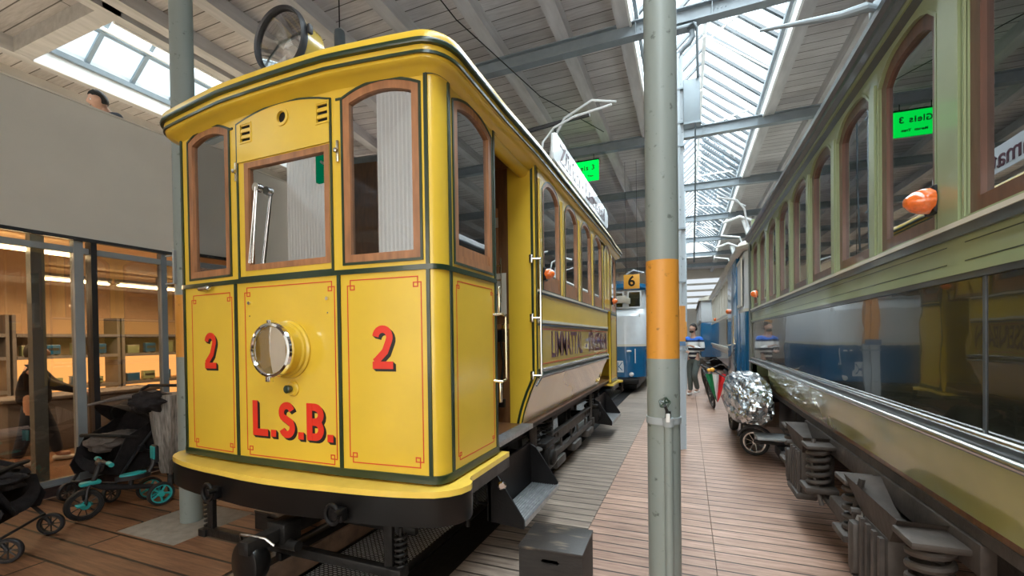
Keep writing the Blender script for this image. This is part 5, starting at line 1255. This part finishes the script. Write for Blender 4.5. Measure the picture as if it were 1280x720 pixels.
# covered scooter and small wheel beside the right trams
M['scooter_green'] = mat('dark green scooter paint', (.012,.045,.035), .3, coat=.6, var=.1)
t = thing('scooter', 'motor scooter under a silver foil cover, parked beside the green tram', 'scooter', (.95, 7.7, 0))
mb = MB(); mb2 = MB(); wheel(mb, mb2, (.66, 7.75, .21), (1,.1,0), .21, .09, spokes=6, rim=.62, sr=.012); wheel(mb, mb2, (.74, 6.72, .21), (1,.1,0), .21, .09, spokes=6, rim=.62, sr=.012); obj('tyre', mb, 'rubber', t); obj('wheel_rim', mb2, 'steel', t)
mb = MB(); mb.loft([[V((.92+a*.16+dx, y, z+b*h)) for a, b in ((math.cos(q*PI/8), math.sin(q*PI/8)) for q in range(16))] for dx, y, z, h in ((-.2,6.45,.45,.08),(-.2,6.65,.45,.16),(-.22,6.95,.42,.17),(-.24,7.4,.40,.14),(-.26,7.75,.48,.14),(-.27,7.95,.5,.05))], closed=True, caps=True); obj('body', mb, 'scooter_green', t)
bm = bmesh.new(); bmesh.ops.create_icosphere(bm, subdivisions=5, radius=1)
rnd = random.Random(3)
from mathutils import noise
mb = MB(); vs = []
for v in bm.verts:
    c = v.co.copy(); nz = noise.noise(c*3.1)*.10+noise.noise(c*7.3)*.055+abs(noise.noise(c*5+V((3,1,2))))*.09
    r_ = 1+nz; z = c.z*r_
    top = .34 if z > 0 else .24
    q_ = lambda v: math.copysign(abs(v)**.72, v); vs.append(V((min(.885, .715+q_(c.x)*.24*r_), 6.60+q_(c.y)*1.10*r_, .66+q_(c.z)*r_*top*(1-.22*max(0, c.y)-.10*max(0,-c.y)))))
bm.verts.index_update(); mb.add(vs, [[v.index for v in f.verts] for f in bm.faces]); bm.free(); obj('foil_cover', mb, 'tarp', t, sharp=14)
mb = MB(); mb.tube([(.72,6.5,.56),(.62,6.42,.50),(.70,6.38,.44)], .012); mb.tube([(.64,6.45,.46),(.86,6.32,.64)], .010); mb.tube([(.86,6.42,.68),(.70,6.36,.54)], .010); obj('lever', mb, 'chrome', t)

t = thing('kick_scooter', 'black child scooter with flat grey footboard and spoked wheel beside the green tram bogie', 'scooter', (.95, 5.9, 0))
mb = MB(); mb2 = MB(); wheel(mb, mb2, (.76, 6.18, .165), (.35,1,0), .165, .05, spokes=9, rim=.78, sr=.005); obj('tyre', mb, 'rubber', t); obj('wheel_rim', mb2, 'steel', t)
mb = MB(); mb.tube([(.76+.19*math.cos(a), 6.15-.06*math.cos(a), .165+.20*math.sin(a)) for a in [PI*k/10 for k in range(1, 10)]], .022, seg=8); obj('mudguard', mb, 'plastic_dark', t)
mb = MB(); mb.bbox(V((.93,5.72,.335)), (.44,.30,.035), b=.012); obj('footboard', mb, 'greypaint', t)
mb = MB(); mb.tube([(.76,6.15,.18),(.88,5.95,.22),(1.08,5.75,.24),(1.2,5.7,.28)], .022, seg=8); mb.bbox(V((1.05,5.8,.15)), (.22,.35,.12), b=.03); obj('frame', mb, 'plastic_dark', t)
mb = MB(); mb2 = MB(); wheel(mb, mb2, (1.16, 5.80, .10), (.35,1,0), .10, .05, spokes=6, rim=.7); obj('tyre', mb, 'rubber', t); obj('wheel_rim', mb2, 'steel', t)

t = thing('flag_pennant', 'small folded flag in green, white and red hanging point down beside the covered scooter', 'flag', (.45, 8.0, .4))
def cloth(cols3):
    for (m_, u0, u1) in cols3:
        mb = MB(); rows = []
        for j in range(7):
            v_ = j/6; wdt = .30*(1-v_)**.8+.012
            rows.append([V((.42+(u-.5)*wdt+.02*v_, 8.0+.05*math.sin(u*9+v_*2), .86-.46*v_)) for u in [u0+(u1-u0)*k/4 for k in range(5)]])
        mb.loft(rows); mb.loft([[p+V((0,.006,0)) for p in r] for r in rows]); obj('cloth', mb, m_, t)
M['flag_green'] = mat('flag green', (.01,.20,.07), .7); M['flag_red'] = mat('flag red', (.62,.02,.02), .7)
cloth((('flag_green', 0, .34), ('white_cloth', .34, .66), ('flag_red', .66, 1)))
mb = MB(); mb.tube([(.20,8.15,1.0),(.42,8.0,.90),(.72,7.8,.72)], .010, seg=8); mb.ball((.20,8.15,1.0), .015); obj('pole', mb, 'plastic_dark', t)
mb = MB(); mb.ball((.37,8.02,.93), .042, (1,1,.8)); mb.ball((.32,8.04,.92), .03); obj('bow', mb, 'amber', t)

for i, (x, y) in enumerate(((.42, 10.4), (.42, 13.0))):
    t = thing('bicycle', ['dark bicycle leaning against the blue tram behind the flag', 'dark bicycle farther down the aisle beside the blue tram'][i], 'bicycle', (x, y, 0))
    mb = MB(); mb2 = MB()
    for dy in (-.48, .48): wheel(mb, mb2, (x, y+dy, .30), (1,.15,.2), .30, .04, spokes=12, rim=.9, sr=.003, hub=.06)
    obj('tyre', mb, 'rubber', t); obj('wheel_rim', mb2, 'iron_grey', t)
    mb = MB(); P = [V(p) for p in ((x,y-.48,.30),(x+.03,y-.1,.30),(x+.06,y-.25,.66),(x+.06,y+.28,.70),(x,y+.48,.30))]
    for a, b in ((0,1),(0,2),(1,2),(1,3),(2,3),(3,4)): mb.cyl(P[a], P[b], .016, seg=8)
    obj('frame', mb, 'plastic_dark', t)
    mb = MB(); mb.bbox(V((x+.07,y-.27,.76)), (.12,.24,.05), b=.02); obj('saddle', mb, 'rubber', t)
    mb = MB(); mb.tube([(x-.22,y+.22,.84),(x-.1,y+.30,.86),(x+.08,y+.28,.78),(x+.24,y+.32,.86),(x+.34,y+.24,.84)], .013); obj('handlebar', mb, 'iron_grey', t)

# ---- tricycle (local: +x forward)
def tricycle(loc, ang):
    t = thing('toddler_tricycle', 'teal and black toddler tricycle standing by the left glass wall', 'tricycle')
    for i, (x, y, r_) in enumerate(((.25,0,.13),(-.24,.14,.105),(-.24,-.14,.105))):
        mb = MB(); mb2 = MB(); wheel(mb, mb2, (x,y,r_), (0,1,0), r_, .045, spokes=5 if i else 10, rim=.80, sr=.010 if i else .004, hub=.30 if not i else .25)
        w_ = obj('tyre', mb, 'rubber', t); obj('wheel_rim', mb2, 'teal' if i else 'plastic_dark', w_)
        if i == 0:
            mb = MB(); mb.cyl((x,-.035,r_),(x,.035,r_),.035,seg=16); mb.cyl((x,.03,r_),(x+.05,.09,r_+.03),.010); mb.cyl((x,-.03,r_),(x-.05,-.09,r_-.03),.010); mb.bbox(V((x+.05,.11,r_+.03)),(.05,.07,.02),b=.006); mb.bbox(V((x-.05,-.11,r_-.03)),(.05,.07,.02),b=.006); obj('pedal', mb, 'teal', w_)
    mb = MB(); mb.tube([(.19,0,.29),(.10,0,.235),(-.05,0,.20),(-.24,0,.15)], [.026,.03,.026,.022]); mb.cyl((-.24,-.13,.105),(-.24,.13,.105),.014); mb.tube([(-.24,0,.15),(-.24,0,.11)], .02)
    mb.tube([(.25,.035,.13),(.235,.035,.26),(.21,.02,.30)], .012); mb.tube([(.25,-.035,.13),(.235,-.035,.26),(.21,-.02,.30)], .012); mb.cyl((.20,0,.28),(.14,0,.47),.018); mb.cyl((-.06,0,.2),(-.07,0,.28),.02); obj('frame', mb, 'plastic_dark', t)
    mb = MB(); mb.bbox(V((.21,0,.305)), (.14,.07,.035), b=.015); obj('fork_cover', mb, 'teal', t)
    mb = MB(); mb.tube([(.12,.19,.47),(.13,.08,.475),(.14,0,.47),(.13,-.08,.475),(.12,-.19,.47)], .013); mb.bbox(V((.14,0,.465)), (.06,.10,.04), b=.015); hb = obj('handlebar', mb, 'plastic_dark', t)
    for s in (-1, 1):
        mb = MB(); mb.cyl((.12,s*.13,.474),(.118,s*.205,.468),.019,seg=14); obj('grip', mb, 'teal', hb)
    mb = MB(); mb.loft([[V((-.08+a*.13,b*.075*(1-.25*a),z)) for a,b in ((math.cos(q*PI/10),math.sin(q*PI/10)) for q in range(20))] for z in (.27,.285,.305)], closed=True, caps=True); obj('seat_base', mb, 'plastic_dark', t)
    mb = MB(); mb.loft([[V((-.08+a*.10*g_,b*.055*g_,z)) for a,b in ((math.cos(q*PI/10),math.sin(q*PI/10)) for q in range(20))] for g_, z in ((1,.305),(.95,.318),(.6,.322))], closed=True, caps=True); obj('seat_pad', mb, 'teal', t)
    mb = MB(); mb.tube([(-.19,0,.28),(-.23,0,.36),(-.24,0,.44)], .018); mb.bbox(V((-.245,0,.46)), (.03,.13,.16), b=.014); obj('backrest', mb, 'plastic_dark', t)
    mb = MB(); mb.bbox(V((-.228,0,.47)), (.014,.10,.12), b=.006); obj('backrest_pad', mb, 'teal', t)
    place(t, loc, ang); return t
tricycle((-4.74, 2.33, 0), math.radians(-101.8))

# ---- strollers (local: +x forward)
def stroller(label, loc, ang, hood, brim, blanket, closed=False, zs=1.0):
    t = thing('stroller', label, 'stroller')
    mb = MB()
    for s in (-1, 1):
        F = (V((0, .235*s, 0)), V((1,0,0)), V((0,0,1)), V((0,s,0))); mb.plate(F, [(.26,.24),(.30,.34),(.16,.58),(-.05,.66),(-.32,.84),(-.30,.40),(-.20,.22)], [], -.01, .0)
    obj('side_panel', mb, 'fabric_dark', t)
    for i, (x, y, r_) in enumerate(((.32,.24,.085),(.32,-.24,.085),(-.36,.27,.12),(-.36,-.27,.12))):
        mb = MB(); mb2 = MB(); wheel(mb, mb2, (x,y,r_), (0,1,0), r_, .035, spokes=8, rim=.82, sr=.005); w_ = obj('tyre', mb, 'rubber' if i > 1 else 'plastic_dark', t); obj('wheel_rim', mb2, 'iron_grey', w_)
    for s in (-1, 1):
        mb = MB(); y = .25*s
        mb.tube([(.32,y*.96,.085),(.28,y*.96,.16),(.05,y,.44),(-.30,y,.78),(-.46,y,.98)], .013, seg=8); mb.tube([(-.36,y*1.05,.12),(-.18,y,.34),(.05,y,.44)], .013, seg=8); mb.bbox(V((.02,y,.44)), (.07,.03,.07), b=.012)
        obj('side_frame', mb, 'plastic_dark', t)
    mb = MB(); mb.tube([(-.46,-.25,.98),(-.50,-.2,1.02),(-.50,.2,1.02),(-.46,.25,.98)], .018, seg=10); obj('handle', mb, 'rubber', t)
    mb = MB(); mb.cyl((-.36,-.27,.12),(-.36,.27,.12),.010); mb.cyl((.28,-.24,.17),(.28,.24,.17),.010); obj('axle', mb, 'plastic_dark', t)
    # seat shell
    mb = MB(); sec = []
    for (x, z, hw, dp) in ((.30,.30,.17,.02),(.26,.40,.20,.05),(.08,.42,.21,.12),(-.10,.44,.22,.16),(-.22,.62,.22,.12),(-.30,.80,.20,.06)):
        sec.append([V((x-.06*(1-abs(q))*1, hw*q, z-dp*(1-q*q)+.10*abs(q)**4)) for q in [k/6-1 for k in range(13)]])
    mb.loft(sec); mb.loft([[p+V((.0,0,-.02)) for p in r_] for r_ in sec]); obj('seat', mb, 'fabric_dark', t)
    mb = MB(); mb.bbox(V((-.02,0,.26)), (.42,.40,.12), b=.05); obj('basket', mb, 'fabric_dark', t)
    mb = MB(); mb.tube([(.05,-.24,.56),(.20,-.22,.60),(.25,0,.62),(.20,.22,.60),(.05,.24,.56)], .016, seg=8); obj('bumper_bar', mb, 'rubber', t)
    # hood: ribs of cloth
    mb = MB(); rows = []
    a0, a1 = (95, 20) if not closed else (110, 60)
    for k in range(7):
        a = math.radians(a0+(a1-a0)*k/6+35); rows.append([V((-.20+math.cos(a)*.36*math.sin(q), .25*math.cos(q), .62+math.sin(a)*.34*math.sin(q)*zs)) for q in [PI*j/12 for j in range(13)]])
    mb.loft(rows); mb.loft([[V((-.20,0,.62))+(p-V((-.20,0,.62)))*.97 for p in r_] for r_ in rows]); hd = obj('hood', mb, hood, t)
    mb = MB()
    for r_ in (rows[0], rows[3], rows[-1]): mb.tube(r_, .008, seg=6)
    obj('hood_rib', mb, 'plastic_dark', hd)
    if brim:
        e = rows[-1]; mb = MB(); mb.loft([e, [p+V((.20*math.sin(PI*j/12), 0, .04*math.sin(PI*j/12))) for j, p in enumerate(e)]]); obj('brim', mb, hood, hd)
    if blanket:
        mb = MB(); bm = bmesh.new(); bmesh.ops.create_icosphere(bm, subdivisions=4, radius=1); vs = []
        for v in bm.verts:
            c = v.co; k = 1+noise.noise(c*2.6+V((5,0,1)))*.22+noise.noise(c*6)*.07
            vs.append(V((.05+c.x*.25*k, c.y*.20*k, .52+c.z*.10*k)))
        bm.verts.index_update(); mb.add(vs, [[v.index for v in f.verts] for f in bm.faces]); bm.free(); obj('blanket', mb, blanket, t)
    place(t, loc, ang); return t
stroller('dark stroller with taupe hood, cut by the lower left picture corner', (-4.76, 1.44, 0), math.radians(43), 'fabric_taupe', False, 'fabric_dark')
s2 = stroller('black stroller heaped with dark covers, behind the teal tricycle', (-5.40, 2.66, 0), math.radians(-75), 'fabric_dark', True, 'fabric_grey', zs=.9)
t = thing('draped_stroller', 'folded stroller draped with a hanging grey net cover, between black stroller and grey pole', 'stroller', (-4.97, 2.86, 0))
mb = MB(); rows = []
for j in range(9):
    v_ = j/8; w_ = .26-.13*v_**1.5; z = .98-.80*v_
    rows.append([V((-4.97+w_*.8*math.cos(a)*(1+.10*math.sin(a*7+v_)), 2.86+w_*.55*math.sin(a)*(1+.10*math.sin(a*7+v_)), z)) for a in [2*PI*k/40 for k in range(40)]])
mb.loft(rows, closed=True, caps=True); obj('net_cover', mb, 'net', t)
mb = MB(); mb2 = MB()
for (x, y) in ((-4.84,2.78),(-5.10,2.98)): wheel(mb, mb2, (x,y,.09), (.6,1,0), .09, .04, spokes=6, rim=.75)
obj('tyre', mb, 'rubber', t); obj('wheel_rim', mb2, 'plastic_dark', t)
mb = MB(); mb.tube([(-5.20,2.30,.93),(-5.08,2.5,.98),(-4.97,2.75,1.0),(-4.85,2.9,.93)], [.010,.025,.03,.012]); mb.tube([(-4.84,2.78,.1),(-4.9,2.84,.5),(-4.97,2.86,.96)], .014); mb.tube([(-5.10,2.98,.1),(-5.0,2.9,.5),(-4.97,2.86,.96)], .014); obj('handle_frame', mb, 'fabric_grey', t)
bm = bmesh.new(); bmesh.ops.create_icosphere(bm, subdivisions=4, radius=1); mb = MB(); vs = []
for v in bm.verts:
    c = v.co; k = 1+noise.noise(c*2.3+V((1,4,1)))*.35+noise.noise(c*6)*.08; vs.append(V((-5.02+c.x*.18*k, 2.72+c.y*.17*k, .92+c.z*.11*k)))
bm.verts.index_update(); mb.add(vs, [[v.index for v in f.verts] for f in bm.faces]); bm.free(); obj('folded_hood', mb, 'fabric_dark', t)
# ================================================================== PEOPLE
def skin(name, chains, parent, m, root=0, sub=2):
    """chains: list of [(point, (rx, ry)), ...]; chains share joints by equal points"""
    pts = []; rad = []; edges = []
    def idx(p, r_):
        for i, q in enumerate(pts):
            if (V(p)-q).length < 1e-4: return i
        pts.append(V(p)); rad.append(r_ if isinstance(r_, tuple) else (r_, r_)); return len(pts)-1
    for ch in chains:
        ids = [idx(p, r_) for p, r_ in ch]
        edges += list(zip(ids, ids[1:]))
    me = bpy.data.meshes.new(name); me.from_pydata(pts, edges, [])
    o = bpy.data.objects.new(name, me); COL.objects.link(o)
    bpy.context.view_layer.objects.active = o
    md = o.modifiers.new('s', 'SKIN'); md.use_smooth_shade = True
    sv = me.skin_vertices[0].data if me.skin_vertices else None
    if sv is None:
        bm = bmesh.new(); bm.from_mesh(me); bm.verts.layers.skin.verify(); bm.to_mesh(me); bm.free(); sv = me.skin_vertices[0].data
    for i, r_ in enumerate(rad): sv[i].radius = r_; sv[i].use_root = (i == root)
    o.modifiers.new('d', 'SUBSURF').levels = sub
    dg = bpy.context.evaluated_depsgraph_get(); m2 = bpy.data.meshes.new_from_object(o.evaluated_get(dg)); m2.name = name
    bpy.data.objects.remove(o); m2.materials.clear(); m2.materials.append(M[m])
    for p in m2.polygons: p.use_smooth = True
    o2 = bpy.data.objects.new(name, m2); COL.objects.link(o2); o2.parent = parent
    return o2

def local_obj(name, mb, m, parent):
    """mesh given in the parent's local space"""
    me = bpy.data.meshes.new(name); me.from_pydata([tuple(v) for v in mb.v], [], mb.f); me.materials.append(M[m])
    for p in me.polygons: p.use_smooth = True
    bm = bmesh.new(); bm.from_mesh(me); bmesh.ops.recalc_face_normals(bm, faces=bm.faces); bm.to_mesh(me); bm.free()
    o = bpy.data.objects.new(name, me); COL.objects.link(o); o.parent = parent; return o

def head_mesh(c, tilt=0, yaw=0, s=1.0):
    """sculpted head with brow, nose, mouth, chin, ears; faces +x"""
    bm = bmesh.new(); bmesh.ops.create_uvsphere(bm, u_segments=32, v_segments=24, radius=1)
    out = []
    R = Matrix.Rotation(yaw, 3, 'Z') @ Matrix.Rotation(tilt, 3, 'Y')
    for v in bm.verts:
        p = v.co.copy(); x, y, z = p
        k = 1.0
        X = x*.092; Y = y*.073; Z = z*.115
        if z < -.1: X *= 1-.10*(-z-.1); Y *= 1-.32*(-z-.1)
        if x > .2 and z < -.5: X += .014*(x-.2)                     # chin
        g = lambda cy, cz, wy, wz: math.exp(-((y-cy)/wy)**2-((z-cz)/wz)**2) if x > 0 else 0
        X += .026*g(0,-.12,.16,.20)+.010*g(0,.08,.12,.2)            # nose
        X += .007*g(0,.20,.5,.09)                                   # brow
        X -= .011*(g(.38,.06,.18,.10)+g(-.38,.06,.18,.10))          # eye sockets
        X += .006*g(0,-.42,.26,.06)+.006*g(0,-.52,.22,.05)-.003*g(0,-.47,.28,.02)   # lips
        for s_ in (-1, 1):
            e = math.exp(-((x+.02)/.16)**2-((z+.02)/.22)**2)*(1 if y*s_ > .75 else 0); Y += s_*.018*e
        out.append(c+R @ (V((X, Y, Z))*s))
    bm.verts.index_update(); f = [[v.index for v in q.verts] for q in bm.faces]; bm.free()
    mb = MB(); mb.add(out, f); return mb, R

def hand(side, wrist, dirv, parent, m='skin', curl=.5, s=1.0):
    """palm, four separate fingers and a thumb, built outwards from the wrist"""
    d = V(dirv).normalized(); up = V((0,0,1)) if abs(d.z) < .8 else V((1,0,0)); a = d.cross(up).normalized()*side; n_ = a.cross(d).normalized()
    w = V(wrist); ch = [[(w, (.024*s,.020*s)), (w+d*.045*s, (.034*s,.016*s)), (w+d*.085*s, (.036*s,.014*s))]]
    base = w+d*.085*s
    for i, (o_, L) in enumerate(((-.028,.066),(-.010,.075),(.010,.070),(.027,.056))):
        p0 = base+a*o_*s; p1 = p0+(d*math.cos(curl*.4)-n_*math.sin(curl*.4)*side)*L*.45*s; p2 = p1+(d*math.cos(curl*1.2)-n_*math.sin(curl*1.2)*side)*L*.32*s; p3 = p2+(d*math.cos(curl*1.9)-n_*math.sin(curl*1.9)*side)*L*.25*s
        ch.append([(base, (.036*s,.014*s)), (p0, .0095*s), (p1, .009*s), (p2, .008*s), (p3, .007*s)])
    t0 = w+d*.03*s; t1 = t0-a*.040*s+d*.02*s; t2 = t1-a*.014*s+d*.030*s; t3 = t2+d*.022*s
    ch.append([(w+d*.045*s, (.034*s,.016*s)), (t1, .011*s), (t2, .0095*s), (t3, .008*s)])
    return ch

def person(label, loc, ang, J, top, legs, shoes, hair='hair', head_yaw=0, head_tilt=0, beard=False, sweater_pattern=None):
    t = thing('person', label, 'person')
    pel, chest, neck, hd = J['pelvis'], J['chest'], J['neck'], J['head']
    ch = [[(pel,(.12,.085)),((pel+chest)/2,(.11,.08)),(chest,(.13,.085)),(neck,(.055,.055)),(neck+(hd-neck)*.5,(.05,.05)),(hd,(.06,.07))]]
    for s in ('l','r'):
        sg = 1 if s == 'l' else -1
        ch.append([(chest,(.13,.085)),(J['sh_'+s],.05),(J['el_'+s],.040),(J['wr_'+s],.026)])
        ch.append([(pel,(.12,.085)),(J['hip_'+s],.08),(J['kn_'+s],.055),(J['an_'+s],.036),(J['an_'+s]+J['toe_'+s]*.12,(.035,.03))])
        ch += hand(sg, J['wr_'+s], J['wr_'+s]-J['el_'+s], t, curl=.6)[0:]
    body = skin('body', ch, t, 'skin')
    mb, R = head_mesh(hd, head_tilt, head_yaw); local_obj('head', mb, 'skin', body)
    for sg in (-1, 1):
        mb = MB(); mb.ball(hd+R @ V((.074, sg*.028, .008)), .012, seg=10, rings=6); e_ = local_obj('eye', mb, 'white_cloth', body)
        mb = MB(); mb.ball(hd+R @ V((.083, sg*.028, .008)), .0055, seg=8, rings=6); local_obj('iris', mb, 'hair', body)
    mb = MB(); mb.bbox(hd+R @ V((.092, 0, -.053)), (.006,.045,.008), R=R, b=.003); local_obj('mouth', mb, 'lip', body)
    # hair cap
    bm = bmesh.new(); bmesh.ops.create_uvsphere(bm, u_segments=28, v_segments=20, radius=1); mb = MB(); vs = []
    for v in bm.verts:
        x, y, z = v.co; k = 1.10+.05*noise.noise(v.co*5)
        cut = 1.0 if (z > .25+.35*max(0, x) or x < -.05 and z > -.55) else .80
        vs.append(hd+R @ V((x*.094*k*cut-.006, y*.077*k*cut, z*.117*k*cut+.006)))
    bm.verts.index_update(); mb.add(vs, [[v.index for v in q.verts] for q in bm.faces]); bm.free(); local_obj('hair', mb, hair, body)
    if beard:
        mb = MB(); mb.ball(hd+R @ V((.045,0,-.075)), .05, (1,1.1,.75)); local_obj('beard', mb, hair, body)
    # clothes
    ch = [[(pel+V((0,0,-.08)),(.17,.13)),(pel+V((0,0,.06)),(.165,.125)),((pel+chest)/2,(.165,.125)),(chest,(.165,.12)),(neck-V((0,0,.03)),(.07,.07))]]
    for s in ('l','r'): ch.append([(chest,(.165,.12)),(J['sh_'+s],.072),(J['el_'+s],.060),(J['el_'+s]+(J['wr_'+s]-J['el_'+s])*.92,.045)])
    tp = skin('jacket', ch, t, top)
    ch = [[(pel,(.145,.11)),(pel+V((0,0,-.04)),(.145,.11))]]
    for s in ('l','r'): ch.append([(pel+V((0,0,-.04)),(.145,.11)),(J['hip_'+s]-V((0,0,.03)),.10),(J['kn_'+s],.072),(J['an_'+s]+V((0,0,.02)),.058)])
    skin('trousers', ch, t, legs)
    for s in ('l','r'):
        a = J['an_'+s]; f = J['toe_'+s]
        skin('shoe', [[(a-f*.06+V((0,0,-.035)),(.045,.04)),(a+f*.07+V((0,0,-.045)),(.048,.035)),(a+f*.17+V((0,0,-.052)),(.046,.026))]], t, shoes)
    place(t, loc, ang); return t
M['lip'] = mat('lips', (.35,.12,.10), .5)
def striped():
    m, nt, out = new_mat('striped sweater'); b = nt.nodes.new('ShaderNodeBsdfPrincipled'); nt.links.new(b.outputs[0], out.inputs[0]); b.inputs['Roughness'].default_value = .85
    tc = nt.nodes.new('ShaderNodeTexCoord'); sp = nt.nodes.new('ShaderNodeSeparateXYZ'); nt.links.new(tc.outputs['Object'], sp.inputs[0])
    mr = nt.nodes.new('ShaderNodeMapRange'); mr.inputs[1].default_value = .8; mr.inputs[2].default_value = 1.6; nt.links.new(sp.outputs[2], mr.inputs[0])
    r = nt.nodes.new('ShaderNodeValToRGB'); r.color_ramp.interpolation = 'CONSTANT'; els = r.color_ramp.elements
    stops = [(0,(.015,.015,.04)),(.22,(.7,.66,.58)),(.28,(.02,.02,.03)),(.36,(.7,.7,.68)),(.42,(.02,.02,.03)),(.50,(.75,.75,.74)),(.68,(.02,.03,.07)),(.74,(.03,.15,.60))]
    els[0].color = (*stops[0][1],1); els[1].position = stops[1][0]; els[1].color = (*stops[1][1],1)
    for p, c in stops[2:]: e = els.new(p); e.color = (*c,1)
    nt.links.new(mr.outputs[0], r.inputs[0]); nt.links.new(r.outputs[0], b.inputs['Base Color']); return m
M['striped'] = striped()

def joints(h=1.8, pose='stand'):
    k = h/1.8; z = lambda v: v*k
    J = dict(pelvis=V((0,0,z(.97))), chest=V((.0,0,z(1.34))), neck=V((.01,0,z(1.52))), head=V((.03,0,z(1.685))))
    for s, sg in (('l',1),('r',-1)):
        J['sh_'+s] = V((0,sg*.19,z(1.44))); J['el_'+s] = V((-.03,sg*.25,z(1.15))); J['wr_'+s] = V((.05,sg*.25,z(.90)))
        J['hip_'+s] = V((0,sg*.09,z(.90))); J['kn_'+s] = V((.03,sg*.10,z(.50))); J['an_'+s] = V((0,sg*.10,z(.085))); J['toe_'+s] = V((1,0,0))
    return J
J = joints(1.8)
# walking towards the camera, one leg lifted, arms folded on something white
J['kn_l'] = V((.20,.10,.52)); J['an_l'] = V((.02,.10,.14)); J['kn_r'] = V((.02,-.09,.50)); J['an_r'] = V((.0,-.09,.085))
J['el_l'] = V((.03,.25,1.14)); J['wr_l'] = V((.26,.09,1.24)); J['el_r'] = V((.03,-.25,1.14)); J['wr_r'] = V((.26,-.06,1.12))
person('person walking down the aisle in a striped blue, white and navy sweater, grey trousers', (.13, 11.98, 0), math.radians(-115), J, 'striped', 'gtrouser', 'shoe_white', beard=True, head_yaw=math.radians(-25))
# shop visitor seen through the glass, reaching to the right
J = joints(1.45)
J['el_l'] = V((.12,.25,.98)); J['wr_l'] = V((.32,.22,.86)); J['el_r'] = V((.16,-.25,.98)); J['wr_r'] = V((.42,-.20,.88)); J['kn_l'] = V((.12,.10,.42)); J['an_l'] = V((.18,.11,.08)); J['kn_r'] = V((-.06,-.1,.42)); J['an_r'] = V((-.14,-.10,.09))
person('person in a dark jacket and jeans standing inside the shop behind the glass', (-7.32, 2.74, .05), math.radians(62), J, 'jacket', 'navy', 'shoe_white')
# visitor on the gallery, bending forward over the parapet side
J = joints(1.76)
J['chest'] = V((.06,0,1.31)); J['neck'] = V((.12,0,1.48)); J['head'] = V((.21,0,1.60))
for s, sg in (('l',1),('r',-1)): J['sh_'+s] = V((.07,sg*.19,1.40)); J['el_'+s] = V((.20,sg*.24,1.16)); J['wr_'+s] = V((.38,sg*.16,1.08))
person('person with dark hair and dark jacket up on the gallery, head above the parapet', (-7.0, 3.50, 3.03), math.radians(-95), J, 'jacket', 'navy', 'rubber', head_tilt=math.radians(18), head_yaw=math.radians(-12))
EXPOSURE = 0.6
# ================================================================== CAMERA
cam = bpy.data.cameras.new('Camera'); co = bpy.data.objects.new('Camera', cam); COL.objects.link(co); sc.camera = co
cam.sensor_width = 36; cam.sensor_fit = 'HORIZONTAL'; cam.lens = 547.53/1280*36; cam.shift_y = (429.13-360)/1280; cam.clip_start = .02; cam.clip_end = 200
yaw, pit, rol = [math.radians(a) for a in (21.901, -.6439, -.792)]
fw = V((-math.sin(yaw)*math.cos(pit), math.cos(yaw)*math.cos(pit), math.sin(pit)))
r = V((math.cos(yaw), math.sin(yaw), 0)); u = r.cross(fw)
r2 = r*math.cos(rol)+u*math.sin(rol); u2 = -r*math.sin(rol)+u*math.cos(rol)
mw = Matrix((r2, u2, -fw)).transposed().to_4x4(); mw.translation = V((0, 0, 1.5)); co.matrix_world = mw
sc.view_settings.view_transform = 'Standard'; sc.view_settings.look = 'None'; sc.view_settings.gamma = 1
sc.view_settings.use_curve_mapping = False; sc.view_settings.exposure = EXPOSURE
